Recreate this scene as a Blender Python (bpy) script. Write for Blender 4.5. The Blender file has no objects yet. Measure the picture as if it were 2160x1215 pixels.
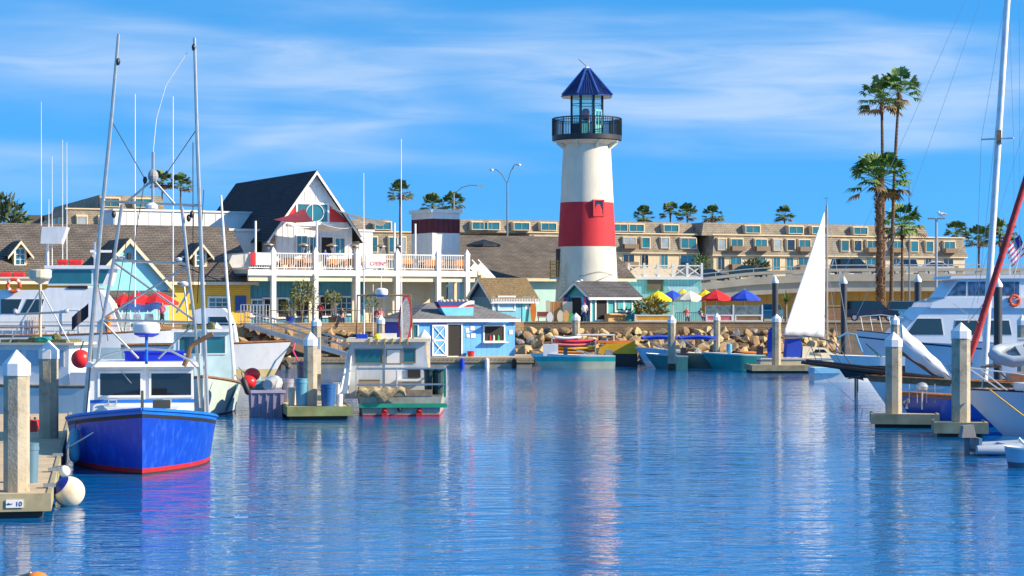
import bpy, math, random
from mathutils import Vector, Matrix, noise
R=math.radians; rnd=random.Random(7)
S=bpy.context.scene; C=S.collection
# ---------------------------------------------------------------- camera
F=4200.0; HC=4.8; CX=1080.0; HY=640.0       # focal length / horizon in pixels of the 2160 wide photograph
cam=bpy.data.cameras.new('camera'); co=bpy.data.objects.new('camera',cam); C.objects.link(co)
cam.sensor_width=36; cam.lens=36*F/2160; cam.shift_y=(HY-607.5)/2160; cam.clip_start=.5; cam.clip_end=6000
co.location=(0,0,HC); co.rotation_euler=(R(90),0,0); S.camera=co
S.render.resolution_x=1024; S.render.resolution_y=576
S.view_settings.view_transform='Standard'; S.view_settings.look='None'; S.view_settings.gamma=1; S.view_settings.use_curve_mapping=False
S.view_settings.exposure=0.9
# ---------------------------------------------------------------- sky and sun
SUN_EL,SUN_AZ=29,102      # azimuth clockwise from +Y (away from the camera)
w=bpy.data.worlds.new('World'); S.world=w; w.use_nodes=True
nt=w.node_tree; nt.nodes.clear(); N=nt.nodes.new; LK=nt.links.new
out=N('ShaderNodeOutputWorld'); bg=N('ShaderNodeBackground'); LK(bg.outputs[0],out.inputs[0]); bg.inputs[1].default_value=.15
sky=N('ShaderNodeTexSky'); sky.sky_type='NISHITA'; sky.sun_disc=False
sky.sun_elevation=R(SUN_EL); sky.sun_rotation=R(SUN_AZ); sky.air_density=1.0; sky.dust_density=0.15; sky.ozone_density=3.0; sky.altitude=200
tc=N('ShaderNodeTexCoord')
# look the gradient up a little higher, so that the pale band at the horizon stays thin all round
va=N('ShaderNodeVectorMath'); va.operation='ADD'; va.inputs[1].default_value=(0,0,.30); LK(tc.outputs['Generated'],va.inputs[0])
vn=N('ShaderNodeVectorMath'); vn.operation='NORMALIZE'; LK(va.outputs[0],vn.inputs[0]); LK(vn.outputs[0],sky.inputs['Vector'])
hs=N('ShaderNodeHueSaturation'); hs.inputs['Saturation'].default_value=1.34; hs.inputs['Value'].default_value=1.0; hs.inputs['Hue'].default_value=.495
LK(sky.outputs[0],hs.inputs['Color'])
# thin cirrus: stretched noise on the view direction
def cl(sc,loc,nscale,det,dist,lo,hi,rough=.6):
    mp=N('ShaderNodeMapping'); mp.inputs['Scale'].default_value=sc; mp.inputs['Location'].default_value=loc; mp.inputs['Rotation'].default_value=(0,R(4),0)
    LK(tc.outputs['Generated'],mp.inputs[0])
    nz=N('ShaderNodeTexNoise'); nz.inputs['Scale'].default_value=nscale; nz.inputs['Detail'].default_value=det
    nz.inputs['Roughness'].default_value=rough; nz.inputs['Distortion'].default_value=dist; LK(mp.outputs[0],nz.inputs['Vector'])
    mr=N('ShaderNodeMapRange'); mr.interpolation_type='SMOOTHSTEP'; mr.inputs['From Min'].default_value=lo; mr.inputs['From Max'].default_value=hi
    LK(nz.outputs['Fac'],mr.inputs['Value']); return mr.outputs[0]
big=cl((2.2,2.2,11),(-0.25,0,-0.08),1.3,3,.4,.41,.66)
fine=cl((5,5,42),(0,0,0),1.8,6,.6,.1,.85,.55)
sep=N('ShaderNodeSeparateXYZ'); LK(tc.outputs['Generated'],sep.inputs[0])
hz=N('ShaderNodeMapRange'); hz.interpolation_type='SMOOTHSTEP'; hz.inputs['From Min'].default_value=.04; hz.inputs['From Max'].default_value=.08
LK(sep.outputs['Z'],hz.inputs['Value'])
def mul(a,b,k=None):
    m=N('ShaderNodeMath'); m.operation='MULTIPLY'; LK(a,m.inputs[0])
    if k is None: LK(b,m.inputs[1])
    else: m.inputs[1].default_value=k
    return m.outputs[0]
cm=mul(mul(mul(big,fine),hz.outputs[0]),None,.8)
mx=N('ShaderNodeMix'); mx.data_type='RGBA'; LK(cm,mx.inputs['Factor']); LK(hs.outputs[0],mx.inputs['A'])
mx.inputs['B'].default_value=(2.5,3.0,3.7,1)
LK(mx.outputs['Result'],bg.inputs[0])
sd=bpy.data.lights.new('sun','SUN'); sd.energy=4.5; sd.angle=R(.5); sd.color=(1,.84,.6)
so=bpy.data.objects.new('sun',sd); C.objects.link(so)
sv=Vector((math.sin(R(SUN_AZ))*math.cos(R(SUN_EL)),math.cos(R(SUN_AZ))*math.cos(R(SUN_EL)),math.sin(R(SUN_EL))))
so.rotation_euler=sv.to_track_quat('Z','Y').to_euler(); so.location=sv*300
# ---------------------------------------------------------------- materials
MATS={}
def mat(name,col,rough=.6,metal=0,var=.12,vs=1.5,bump=0,bs=12,spec=.5,coat=0,grime=0,gcol=(.12,.09,.05),gs=.8,lines=None,streak=False):
    """plain procedural paint / stone / metal: colour drift, fine relief, optional grime blotches and board lines"""
    if name in MATS: return MATS[name]
    m=bpy.data.materials.new(name); m.use_nodes=True; t=m.node_tree; b=t.nodes['Principled BSDF']; n=t.nodes.new; l=t.links.new
    b.inputs['Roughness'].default_value=rough; b.inputs['Metallic'].default_value=metal; b.inputs['Specular IOR Level'].default_value=spec
    b.inputs['Coat Weight'].default_value=coat
    tcn=n('ShaderNodeTexCoord'); src=tcn.outputs['Object']
    nz=n('ShaderNodeTexNoise'); nz.inputs['Scale'].default_value=vs; nz.inputs['Detail'].default_value=5; l(src,nz.inputs['Vector'])
    mr=n('ShaderNodeMapRange'); mr.inputs['From Min'].default_value=.3; mr.inputs['From Max'].default_value=.7
    mr.inputs['To Min'].default_value=1-var; mr.inputs['To Max'].default_value=1+var; l(nz.outputs['Fac'],mr.inputs['Value'])
    vm=n('ShaderNodeVectorMath'); vm.operation='SCALE'; vm.inputs[0].default_value=col[:3]; l(mr.outputs[0],vm.inputs['Scale'])
    cur=vm.outputs[0]
    if grime:
        g=n('ShaderNodeTexNoise'); g.inputs['Scale'].default_value=gs; g.inputs['Detail'].default_value=8; g.inputs['Roughness'].default_value=.7
        if streak:
            mp=n('ShaderNodeMapping'); mp.inputs['Scale'].default_value=(4,4,.5); l(src,mp.inputs[0]); l(mp.outputs[0],g.inputs['Vector'])
        else: l(src,g.inputs['Vector'])
        gr=n('ShaderNodeMapRange'); gr.inputs['From Min'].default_value=.5; gr.inputs['From Max'].default_value=.72; gr.inputs['To Max'].default_value=grime; l(g.outputs['Fac'],gr.inputs['Value'])
        mi=n('ShaderNodeMix'); mi.data_type='RGBA'; l(gr.outputs[0],mi.inputs['Factor']); l(cur,mi.inputs['A']); mi.inputs['B'].default_value=(*gcol,1); cur=mi.outputs['Result']
    bumpsrc=None
    if lines:
        ax,per,wd,dark=lines      # grooves every `per` metres along axis ax
        sp=n('ShaderNodeSeparateXYZ'); l(src,sp.inputs[0])
        d=n('ShaderNodeMath'); d.operation='DIVIDE'; d.inputs[1].default_value=per; l(sp.outputs['XYZ'.index(ax)],d.inputs[0])
        f=n('ShaderNodeMath'); f.operation='FRACT'; l(d.outputs[0],f.inputs[0])
        gt=n('ShaderNodeMath'); gt.operation='GREATER_THAN'; gt.inputs[1].default_value=wd; l(f.outputs[0],gt.inputs[0])
        mi=n('ShaderNodeMix'); mi.data_type='RGBA'; l(gt.outputs[0],mi.inputs['Factor']); mi.inputs['A'].default_value=(*[c*dark for c in col[:3]],1); l(cur,mi.inputs['B']); cur=mi.outputs['Result']
        bumpsrc=f.outputs[0]
    l(cur,b.inputs['Base Color'])
    if bump or bumpsrc:
        bn=n('ShaderNodeBump'); bn.inputs['Strength'].default_value=bump or .4; bn.inputs['Distance'].default_value=.03
        if bumpsrc: l(bumpsrc,bn.inputs['Height'])
        else:
            z=n('ShaderNodeTexNoise'); z.inputs['Scale'].default_value=bs; z.inputs['Detail'].default_value=6; l(src,z.inputs['Vector']); l(z.outputs['Fac'],bn.inputs['Height'])
        l(bn.outputs[0],b.inputs['Normal'])
    MATS[name]=m; return m
def shingle(name,c1,c2,mortar,bw,bh,bump=.6,squash=1):
    """roof shingles / block courses laid out on the UVs (metres)"""
    if name in MATS: return MATS[name]
    m=bpy.data.materials.new(name); m.use_nodes=True; t=m.node_tree; b=t.nodes['Principled BSDF']; n=t.nodes.new; l=t.links.new
    b.inputs['Roughness'].default_value=.85
    uv=n('ShaderNodeUVMap'); br=n('ShaderNodeTexBrick'); l(uv.outputs[0],br.inputs['Vector'])
    br.inputs['Color1'].default_value=(*c1,1); br.inputs['Color2'].default_value=(*c2,1); br.inputs['Mortar'].default_value=(*mortar,1)
    br.inputs['Scale'].default_value=1; br.inputs['Brick Width'].default_value=bw; br.inputs['Row Height'].default_value=bh
    br.inputs['Mortar Size'].default_value=bh*.09; br.inputs['Mortar Smooth'].default_value=.3; br.inputs['Bias'].default_value=0
    nz=n('ShaderNodeTexNoise'); nz.inputs['Scale'].default_value=.6; nz.inputs['Detail'].default_value=6; l(uv.outputs[0],nz.inputs['Vector'])
    mr=n('ShaderNodeMapRange'); mr.inputs['From Min'].default_value=.3; mr.inputs['From Max'].default_value=.7; mr.inputs['To Min'].default_value=.72; mr.inputs['To Max'].default_value=1.25; l(nz.outputs['Fac'],mr.inputs['Value'])
    vm=n('ShaderNodeVectorMath'); vm.operation='SCALE'; l(br.outputs['Color'],vm.inputs[0]); l(mr.outputs[0],vm.inputs['Scale']); l(vm.outputs[0],b.inputs['Base Color'])
    bn=n('ShaderNodeBump'); bn.inputs['Strength'].default_value=bump; bn.inputs['Distance'].default_value=.03; bn.invert=True; l(br.outputs['Fac'],bn.inputs['Height']); l(bn.outputs[0],b.inputs['Normal'])
    MATS[name]=m; return m
def glass(name,col=(.02,.05,.06),rough=.04):
    m=mat(name,col,rough,var=.25,vs=.6,spec=.9); return m
W=mat('white_paint',(.78,.77,.74),.45,var=.05,grime=.12,gs=1.2,streak=True)
WB=mat('white_boat',(.76,.77,.76),.3,var=.05,grime=.25,gcol=(.45,.38,.26),gs=1.0,streak=True,coat=.2)
CREAM=mat('cream_paint',(.72,.64,.46),.55,var=.06,grime=.15,streak=True)
GLASS=glass('window_glass',(.02,.13,.16)); DGLASS=glass('dark_glass',(.012,.018,.022))
DARK=mat('dark_interior',(.018,.017,.018),.8); BLACK=mat('black_rubber',(.02,.02,.022),.55)
STEEL=mat('brushed_steel',(.5,.49,.46),.38,metal=.85,var=.15,vs=4,grime=.3,gcol=(.2,.14,.09),gs=2)
ALU=mat('pale_aluminium',(.6,.6,.58),.4,metal=.6)
ROPE=mat('rope',(.5,.44,.32),.9); BROPE=mat('dark_rope',(.05,.05,.05),.9)
WOOD=mat('varnished_wood',(.33,.13,.035),.35,var=.3,vs=5,coat=.3); DWOOD=mat('weathered_wood',(.25,.19,.12),.85,var=.3,vs=4,bump=.4,bs=30)
CONC=mat('concrete',(.38,.34,.26),.9,var=.15,vs=2,bump=.3,bs=25,grime=.45,gcol=(.16,.13,.08),gs=.9)
RED=mat('red_paint',(.62,.03,.025),.4); BLUEP=mat('blue_plastic',(.01,.05,.5),.4); ORANGE=mat('orange',(.85,.22,.02),.5)
# ---------------------------------------------------------------- mesh helpers
class MB:
    def __init__(s): s.v=[]; s.f=[]; s.uv={}
    def quad(s,pts,uv=None):
        i=len(s.v); s.v+= [Vector(p) for p in pts]; s.f.append(tuple(range(i,i+len(pts))))
        if uv: s.uv[len(s.f)-1]=uv
        return s
    def box(s,x0,x1,y0,y1,z0,z1):
        if x0>x1:x0,x1=x1,x0
        if y0>y1:y0,y1=y1,y0
        if z0>z1:z0,z1=z1,z0
        return s.hexa([(x0,y0,z0),(x1,y0,z0),(x1,y1,z0),(x0,y1,z0),(x0,y0,z1),(x1,y0,z1),(x1,y1,z1),(x0,y1,z1)])
    def hexa(s,p):
        i=len(s.v); s.v+=[Vector(q) for q in p]
        for f in ((3,2,1,0),(4,5,6,7),(0,1,5,4),(1,2,6,5),(2,3,7,6),(3,0,4,7)): s.f.append(tuple(i+k for k in f))
        return s
    def bar(s,a,b,wd,ht=None,up=(0,0,1)):
        a=Vector(a);b=Vector(b);d=(b-a).normalized();u=Vector(up)
        if abs(d.dot(u))>.98:u=Vector((1,0,0))
        sd=d.cross(u).normalized();u=sd.cross(d); ht=ht or wd; sd*=wd/2;u=u*(ht/2)
        return s.hexa([a-sd-u,a+sd-u,a+sd+u,a-sd+u,b-sd-u,b+sd-u,b+sd+u,b-sd+u][0:4]+[b-sd-u,b+sd-u,b+sd+u,b-sd+u])
    def tube(s,pts,r,n=8,r1=None,cap=True):
        pts=[Vector(p) for p in pts]; k=len(pts); i0=len(s.v); pd=None
        for j,p in enumerate(pts):
            d=(pts[min(j+1,k-1)]-pts[max(j-1,0)]).normalized()
            u=Vector((0,0,1)) if abs(d.z)<.95 else Vector((1,0,0))
            a=d.cross(u).normalized(); b=a.cross(d)
            rr=r if r1 is None else r+(r1-r)*j/(k-1)
            if isinstance(r,(list,tuple)): rr=r[j]
            for q in range(n):
                t=2*math.pi*(q+.5)/n; s.v.append(p+a*math.cos(t)*rr+b*math.sin(t)*rr)
        for j in range(k-1):
            for q in range(n):
                a=i0+j*n+q;b=i0+j*n+(q+1)%n; s.f.append((a,b,b+n,a+n))
        if cap: s.f.append(tuple(i0+q for q in range(n))[::-1]); s.f.append(tuple(i0+(k-1)*n+q for q in range(n)))
        return s
    def lathe(s,prof,n=16,c=(0,0,0),ph=0,cap=True):
        c=Vector(c); i0=len(s.v); k=len(prof)
        for r,z in prof:
            for q in range(n):
                t=2*math.pi*(q+ph)/n; s.v.append(c+Vector((math.cos(t)*r,math.sin(t)*r,z)))
        for j in range(k-1):
            for q in range(n):
                a=i0+j*n+q;b=i0+j*n+(q+1)%n; s.f.append((a,b,b+n,a+n))
        if cap: s.f.append(tuple(i0+q for q in range(n))[::-1]); s.f.append(tuple(i0+(k-1)*n+q for q in range(n)))
        return s
    def prism(s,poly,fn):
        """poly: list of 2d points; fn(p,side) -> 3d for side 0/1"""
        i=len(s.v); n=len(poly); s.v+=[Vector(fn(p,0)) for p in poly]+[Vector(fn(p,1)) for p in poly]
        s.f.append(tuple(range(i,i+n))[::-1]); s.f.append(tuple(range(i+n,i+2*n)))
        for q in range(n): s.f.append((i+q,i+(q+1)%n,i+n+(q+1)%n,i+n+q))
        return s
    def xz(s,poly,y0,y1): return s.prism(poly,lambda p,k:(p[0],(y0,y1)[k],p[1]))
    def yz(s,poly,x0,x1): return s.prism(poly,lambda p,k:((x0,x1)[k],p[0],p[1]))
    def xy(s,poly,z0,z1): return s.prism(poly,lambda p,k:(p[0],p[1],(z0,z1)[k]))
    def grid(s,fn,nu,nv,uvs=None):
        i=len(s.v)
        for a in range(nu+1):
            for b in range(nv+1): s.v.append(Vector(fn(a/nu,b/nv)))
        for a in range(nu):
            for b in range(nv):
                p=i+a*(nv+1)+b; s.f.append((p,p+nv+1,p+nv+2,p+1))
        return s
    def ball(s,c,r,n=12,m=8,sc=(1,1,1)):
        c=Vector(c)
        pr=[(math.sin(math.pi*j/m),-math.cos(math.pi*j/m)) for j in range(m+1)]; i0=len(s.v)
        for a,z in pr:
            for q in range(n):
                t=2*math.pi*q/n; s.v.append(c+Vector((math.cos(t)*max(a,.01)*r*sc[0],math.sin(t)*max(a,.01)*r*sc[1],z*r*sc[2])))
        for j in range(m):
            for q in range(n):
                a=i0+j*n+q;b=i0+j*n+(q+1)%n; s.f.append((a,b,b+n,a+n))
        return s
    def mesh(s,name,smooth=False):
        me=bpy.data.meshes.new(name); me.from_pydata([tuple(v) for v in s.v],[],s.f)
        if s.uv:
            ul=me.uv_layers.new(name='UVMap')
            for pi,p in enumerate(me.polygons):
                if pi in s.uv:
                    for k,li in enumerate(p.loop_indices): ul.data[li].uv=s.uv[pi][k]
        import bmesh
        bm=bmesh.new(); bm.from_mesh(me); bmesh.ops.recalc_face_normals(bm,faces=bm.faces); bm.to_mesh(me); bm.free()
        if smooth:
            for p in me.polygons: p.use_smooth=True
            me.set_sharp_from_angle(angle=R(40))
        return me
def tag(o,label=None,cat=None,group=None,kind=None):
    if label:o['label']=label
    if cat:o['category']=cat
    if group:o['group']=group
    if kind:o['kind']=kind
    return o
def T(name,label,cat,loc=(0,0,0),rz=0,group=None):
    o=bpy.data.objects.new(name,None); C.objects.link(o); o.location=loc; o.rotation_euler=(0,0,rz); o.empty_display_size=.3
    o.matrix_world=Matrix.Translation(Vector(loc))@Matrix.Rotation(rz,4,'Z')
    return tag(o,label,cat,group)
def part(mb,name,m,parent=None,smooth=False,label=None):
    o=bpy.data.objects.new(name,mb.mesh(name,smooth) if isinstance(mb,MB) else mb); C.objects.link(o); 
    if m and not o.data.materials: o.data.materials.append(m)
    if parent: o.parent=parent
    if label:o['label']=label
    return o
def one(mb,name,m,label,cat,loc=(0,0,0),rz=0,group=None,smooth=False,kind=None):
    o=part(mb,name,m,None,smooth); o.location=loc; o.rotation_euler=(0,0,rz); return tag(o,label,cat,group,kind)
def struct(mb,name,m,loc=(0,0,0),smooth=False):
    o=part(mb,name,m,None,smooth); o.location=loc; o['kind']='structure'; return o
def copy_tree(o,parent=None):
    c=o.copy(); C.objects.link(c); c.parent=parent
    for ch in list(o.children): copy_tree(ch,c)
    return c
# ---------------------------------------------------------------- pixel -> place
def P(px,py,Y): return Vector(((px-CX)*Y/F,Y,HC-(py-HY)*Y/F))
def G(px,Y,z=0): return Vector(((px-CX)*Y/F,Y,z))
def WY(py,z=0): return F*(HC-z)/(py-HY)
def inv(t): return (Matrix.Translation(t.location)@Matrix.Rotation(t.rotation_euler.z,4,'Z')).inverted()
def L(t,px,py,Y): return inv(t)@P(px,py,Y)
def on(t,px,py,ly=0,ax=1):
    """the point of t's local plane y=ly (or x=ly when ax=0) seen at a pixel"""
    m=inv(t); o=m@Vector((0,0,HC)); d=m.to_3x3()@Vector(((px-CX)/F,1,-(py-HY)/F)); k=(ly-o[ax])/d[ax]; return o+d*k
# ================================================================ water, ground, bank
wm=bpy.data.materials.new('harbour_water'); wm.use_nodes=True; t=wm.node_tree; b=t.nodes['Principled BSDF']; n=t.nodes.new; l=t.links.new
b.inputs['Base Color'].default_value=(.001,.12,.36,1); b.inputs['Roughness'].default_value=.015; b.inputs['IOR'].default_value=1.34; b.inputs['Specular IOR Level'].default_value=.5
g=n('ShaderNodeNewGeometry')
def wave(sx,sy,scale,amp,det,dist):
    mp=n('ShaderNodeMapping'); mp.inputs['Scale'].default_value=(sx,sy,1); mp.inputs['Rotation'].default_value=(0,0,R(8)); l(g.outputs['Position'],mp.inputs[0])
    z=n('ShaderNodeTexNoise'); z.inputs['Scale'].default_value=scale; z.inputs['Detail'].default_value=det; z.inputs['Roughness'].default_value=.55; z.inputs['Distortion'].default_value=dist; l(mp.outputs[0],z.inputs['Vector'])
    m=n('ShaderNodeMath'); m.operation='MULTIPLY'; m.inputs[1].default_value=amp; l(z.outputs['Fac'],m.inputs[0]); return m.outputs[0]
h1=wave(.42,1.0,.95,.06,2,.5); h2=wave(.42,1.1,3.2,.026,3,.6); h3=wave(.02,.03,1,1,2,0)
# calmer and more ruffled patches
mrr=n('ShaderNodeMapRange'); mrr.inputs['From Min'].default_value=.35; mrr.inputs['From Max'].default_value=.65; mrr.inputs['To Min'].default_value=.4; mrr.inputs['To Max'].default_value=1.4; l(h3,mrr.inputs['Value'])
ad=n('ShaderNodeMath'); l(h1,ad.inputs[0]); l(h2,ad.inputs[1])
mm=n('ShaderNodeMath'); mm.operation='MULTIPLY'; l(ad.outputs[0],mm.inputs[0]); l(mrr.outputs[0],mm.inputs[1])
bn=n('ShaderNodeBump'); bn.inputs['Strength'].default_value=1; bn.inputs['Distance'].default_value=1; l(mm.outputs[0],bn.inputs['Height']); l(bn.outputs[0],b.inputs['Normal'])
struct(MB().quad([(-500,-60,0),(500,-60,0),(500,166,0),(-500,166,0)]),'water',wm)
ASPH=mat('promenade_paving',(.3,.27,.23),.9,var=.15,vs=.4,bump=.2)
# the quay line: straight in front of the lighthouse, coming forward to the left of it
def wallY(x):
    pts=[(-2500,136),(-60,136),(-22,152),(-9,158.5),(1,164),(2500,164)]
    for (a,ya),(b2,yb) in zip(pts,pts[1:]):
        if a<=x<=b2: return ya+(yb-ya)*(x-a)/(b2-a)
QX=[-2500,-60,-22,-9,1,2500]
mb=MB()
for xa,xb in zip(QX,QX[1:]): mb.quad([(xa,wallY(xa),3.2),(xb,wallY(xb),3.2),(xb,4000,3.2),(xa,4000,3.2)])
struct(mb,'ground',ASPH)
EARTH=mat('bank_earth',(.13,.1,.07),.95,var=.3,vs=1,bump=.6,bs=4)
struct(MB().grid(lambda a,b:(-140+280*a,wallY(-140+280*a)-7.8+7.7*b,-.6+3.15*b+.12*noise.noise((a*90,b*6,0))),140,4),'embankment',EARTH)
WALLM=shingle('wall_blocks',(.36,.24,.13),(.3,.2,.115),(.17,.12,.08),.62,.2,.7)
mb=MB(); cp=MB(); WXS=[-140,-60,-22,-9,1,140]
for xa,xb in zip(WXS,WXS[1:]):
    ya,yb=wallY(xa),wallY(xb); ln=math.hypot(xb-xa,yb-ya)
    mb.quad([(xa,ya-.25,2.0),(xb,yb-.25,2.0),(xb,yb-.25,3.22),(xa,ya-.25,3.22)],[(0,2),(ln,2),(ln,3.22),(0,3.22)]); mb.quad([(xa,ya+.25,2.0),(xa,ya+.25,3.22),(xb,yb+.25,3.22),(xb,yb+.25,2.0)],[(0,2),(0,3.22),(ln,3.22),(ln,2)])
    cp.hexa([(xa,ya-.3,3.22),(xb,yb-.3,3.22),(xb,yb+.3,3.22),(xa,ya+.3,3.22),(xa,ya-.3,3.3),(xb,yb-.3,3.3),(xb,yb+.3,3.3),(xa,ya+.3,3.3)])
rw=part(mb,'retaining_wall',WALLM); tag(rw,'low tan block retaining wall running along the promenade edge above the rocks','wall')
capm=mat('wall_cap',(.38,.29,.18),.9,var=.15,bump=.3)
part(cp,'coping',capm,rw)
# riprap: every boulder its own object
rk=[]
for k in range(10):
    mb=MB(); r2=random.Random(k); mb.ball((0,0,0),.5,9,6)
    ax=[Vector((r2.uniform(-1,1),r2.uniform(-1,1),r2.uniform(-1,1))).normalized() for _ in range(9)]
    for i,v in enumerate(mb.v):
        v=v.copy()
        for a in ax:
            d=v.dot(a)
            if d>.24: v-=a*(d-.24)*.97
        v+=v.normalized()*.05*noise.noise(v*3+Vector((k,0,0))); mb.v[i]=v*1.35
    rk.append(mb.mesh('boulder'))
ROCKS=[mat('boulder_tan',(.5,.36,.18),.9,var=.3,vs=1.3,bump=.5,bs=7),mat('boulder_ochre',(.36,.23,.11),.9,var=.3,vs=1.5,bump=.5,bs=7),mat('boulder_grey',(.22,.21,.2),.9,var=.3,vs=1.3,bump=.5,bs=7),mat('boulder_brown',(.25,.16,.09),.9,var=.3,vs=1.3,bump=.5,bs=7)]
WETR=mat('boulder_wet',(.06,.05,.04),.5,var=.3,vs=2,bump=.5,bs=7)
rb=T('riprap','sloping bank of tan and grey boulders below the block wall','boulders',(0,157,0))
rr=random.Random(3); cnt=0
segs=[(495,625,30),(690,805,34),(1083,1650,204),(1685,1770,32)]
for p0,p1,nn in segs:
    for k in range(nn):
        f=(k+.5)/nn; row=k%6; f=(k//6+.5+rr.uniform(-.35,.35))/(nn/6); s_=(row+rr.uniform(.1,.9))/6
        px_=p0+(p1-p0)*min(max(f,0),1); Yp=wallY((px_-CX)*158/F)-7+6.5*s_; p=G(px_,Yp,-.12+2.72*s_)
        o=bpy.data.objects.new('boulder',rk[rr.randrange(10)]); C.objects.link(o); o.parent=rb
        sc=rr.uniform(.6,1.25)*(1.1-.25*s_); o.location=p-Vector((0,157,0)); o.scale=(sc*rr.uniform(.9,1.4),sc,sc*rr.uniform(.65,.95))
        o.rotation_euler=(rr.uniform(-.5,.5),rr.uniform(-.5,.5),rr.uniform(0,6.28))
        o.data.materials.clear() if False else None
        if not o.data.materials: o.data.materials.append(ROCKS[0])
        o.material_slots[0].link='OBJECT'; o.material_slots[0].material=ROCKS[rr.choice([0,0,0,1,1,2,3])] if o.location.z>.35 else WETR
# ================================================================ shared building bits
def ring(mb,x0,x1,z0,z1,y,fw,d):
    mb.box(x0-fw,x1+fw,y-d,y,z1,z1+fw); mb.box(x0-fw,x1+fw,y-d,y,z0-fw,z0); mb.box(x0-fw,x0,y-d,y,z0,z1); mb.box(x1,x1+fw,y-d,y,z0,z1); return mb
def win(t,x0,x1,z0,z1,y,fm=None,pm=None,fw=.1,d=.1,nx=0,nz=0,name='window'):
    """a framed window on a wall whose face is local y: frame proud, pane set into it"""
    if x0>x1:x0,x1=x1,x0
    if z0>z1:z0,z1=z1,z0
    mb=ring(MB(),x0,x1,z0,z1,y,fw,d)
    for i in range(1,nx+1): x=x0+(x1-x0)*i/(nx+1); mb.box(x-.025,x+.025,y-d*.7,y,z0,z1)
    for i in range(1,nz+1): z=z0+(z1-z0)*i/(nz+1); mb.box(x0,x1,y-d*.7,y,z-.025,z+.025)
    o=part(mb,name,fm or W,t); part(MB().box(x0,x1,y-.03,y-.004,z0,z1),'pane',pm or GLASS,o); return o
def wpx(t,px0,px1,py0,py1,ly,**k):
    a=on(t,px0,py1,ly); b2=on(t,px1,py0,ly); return win(t,a.x,b2.x,a.z,b2.z,ly,**k)
def slope(mb,a,b,c,d,rows=0,lift=.03):
    """roof slope a-b eave, d-c ridge; lapped courses with UVs in metres"""
    a,b,c,d=[Vector(p) for p in (a,b,c,d)]; ln=(b-a).length; h=((d+c)/2-(a+b)/2).length
    nrm=(b-a).cross(d-a).normalized()
    if nrm.z<0:nrm=-nrm
    rows=rows or max(1,int(h/.28))
    u0=0; du=(b-a).normalized()
    for r in range(rows):
        f0=r/rows; f1=min(1,(r+1.12)/rows)
        p=[a.lerp(d,f0)+nrm*lift,b.lerp(c,f0)+nrm*lift,b.lerp(c,f1)+nrm*.004,a.lerp(d,f1)+nrm*.004]
        uv=[((q-a).dot(du),h*f) for q,f in zip(p,(f0,f0,f1,f1))]
        mb.quad(p,uv); mb.quad([p[0]-nrm*lift*1.3,p[1]-nrm*lift*1.3,p[1],p[0]],[uv[0],uv[1],uv[1],uv[0]])
    return mb
GREYSH=shingle('grey_shingle',(.17,.145,.12),(.125,.105,.09),(.045,.038,.034),.55,.28)
NAVYSH=shingle('navy_shingle',(.022,.026,.04),(.016,.02,.032),(.006,.007,.012),.5,.28)
TANSH=shingle('tan_shingle',(.31,.265,.2),(.27,.23,.175),(.14,.115,.09),.9,.42)
THATCH=mat('brown_thatch',(.2,.14,.07),.95,var=.35,vs=6,bump=1,bs=22)
CONDOW=mat('condo_stucco',(.6,.5,.34),.85,var=.06); CONDOT=mat('condo_trim',(.66,.53,.34),.7,var=.06); BALC=mat('balcony_brown',(.26,.19,.13),.8,lines=('X',.35,.25,.5))
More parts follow.
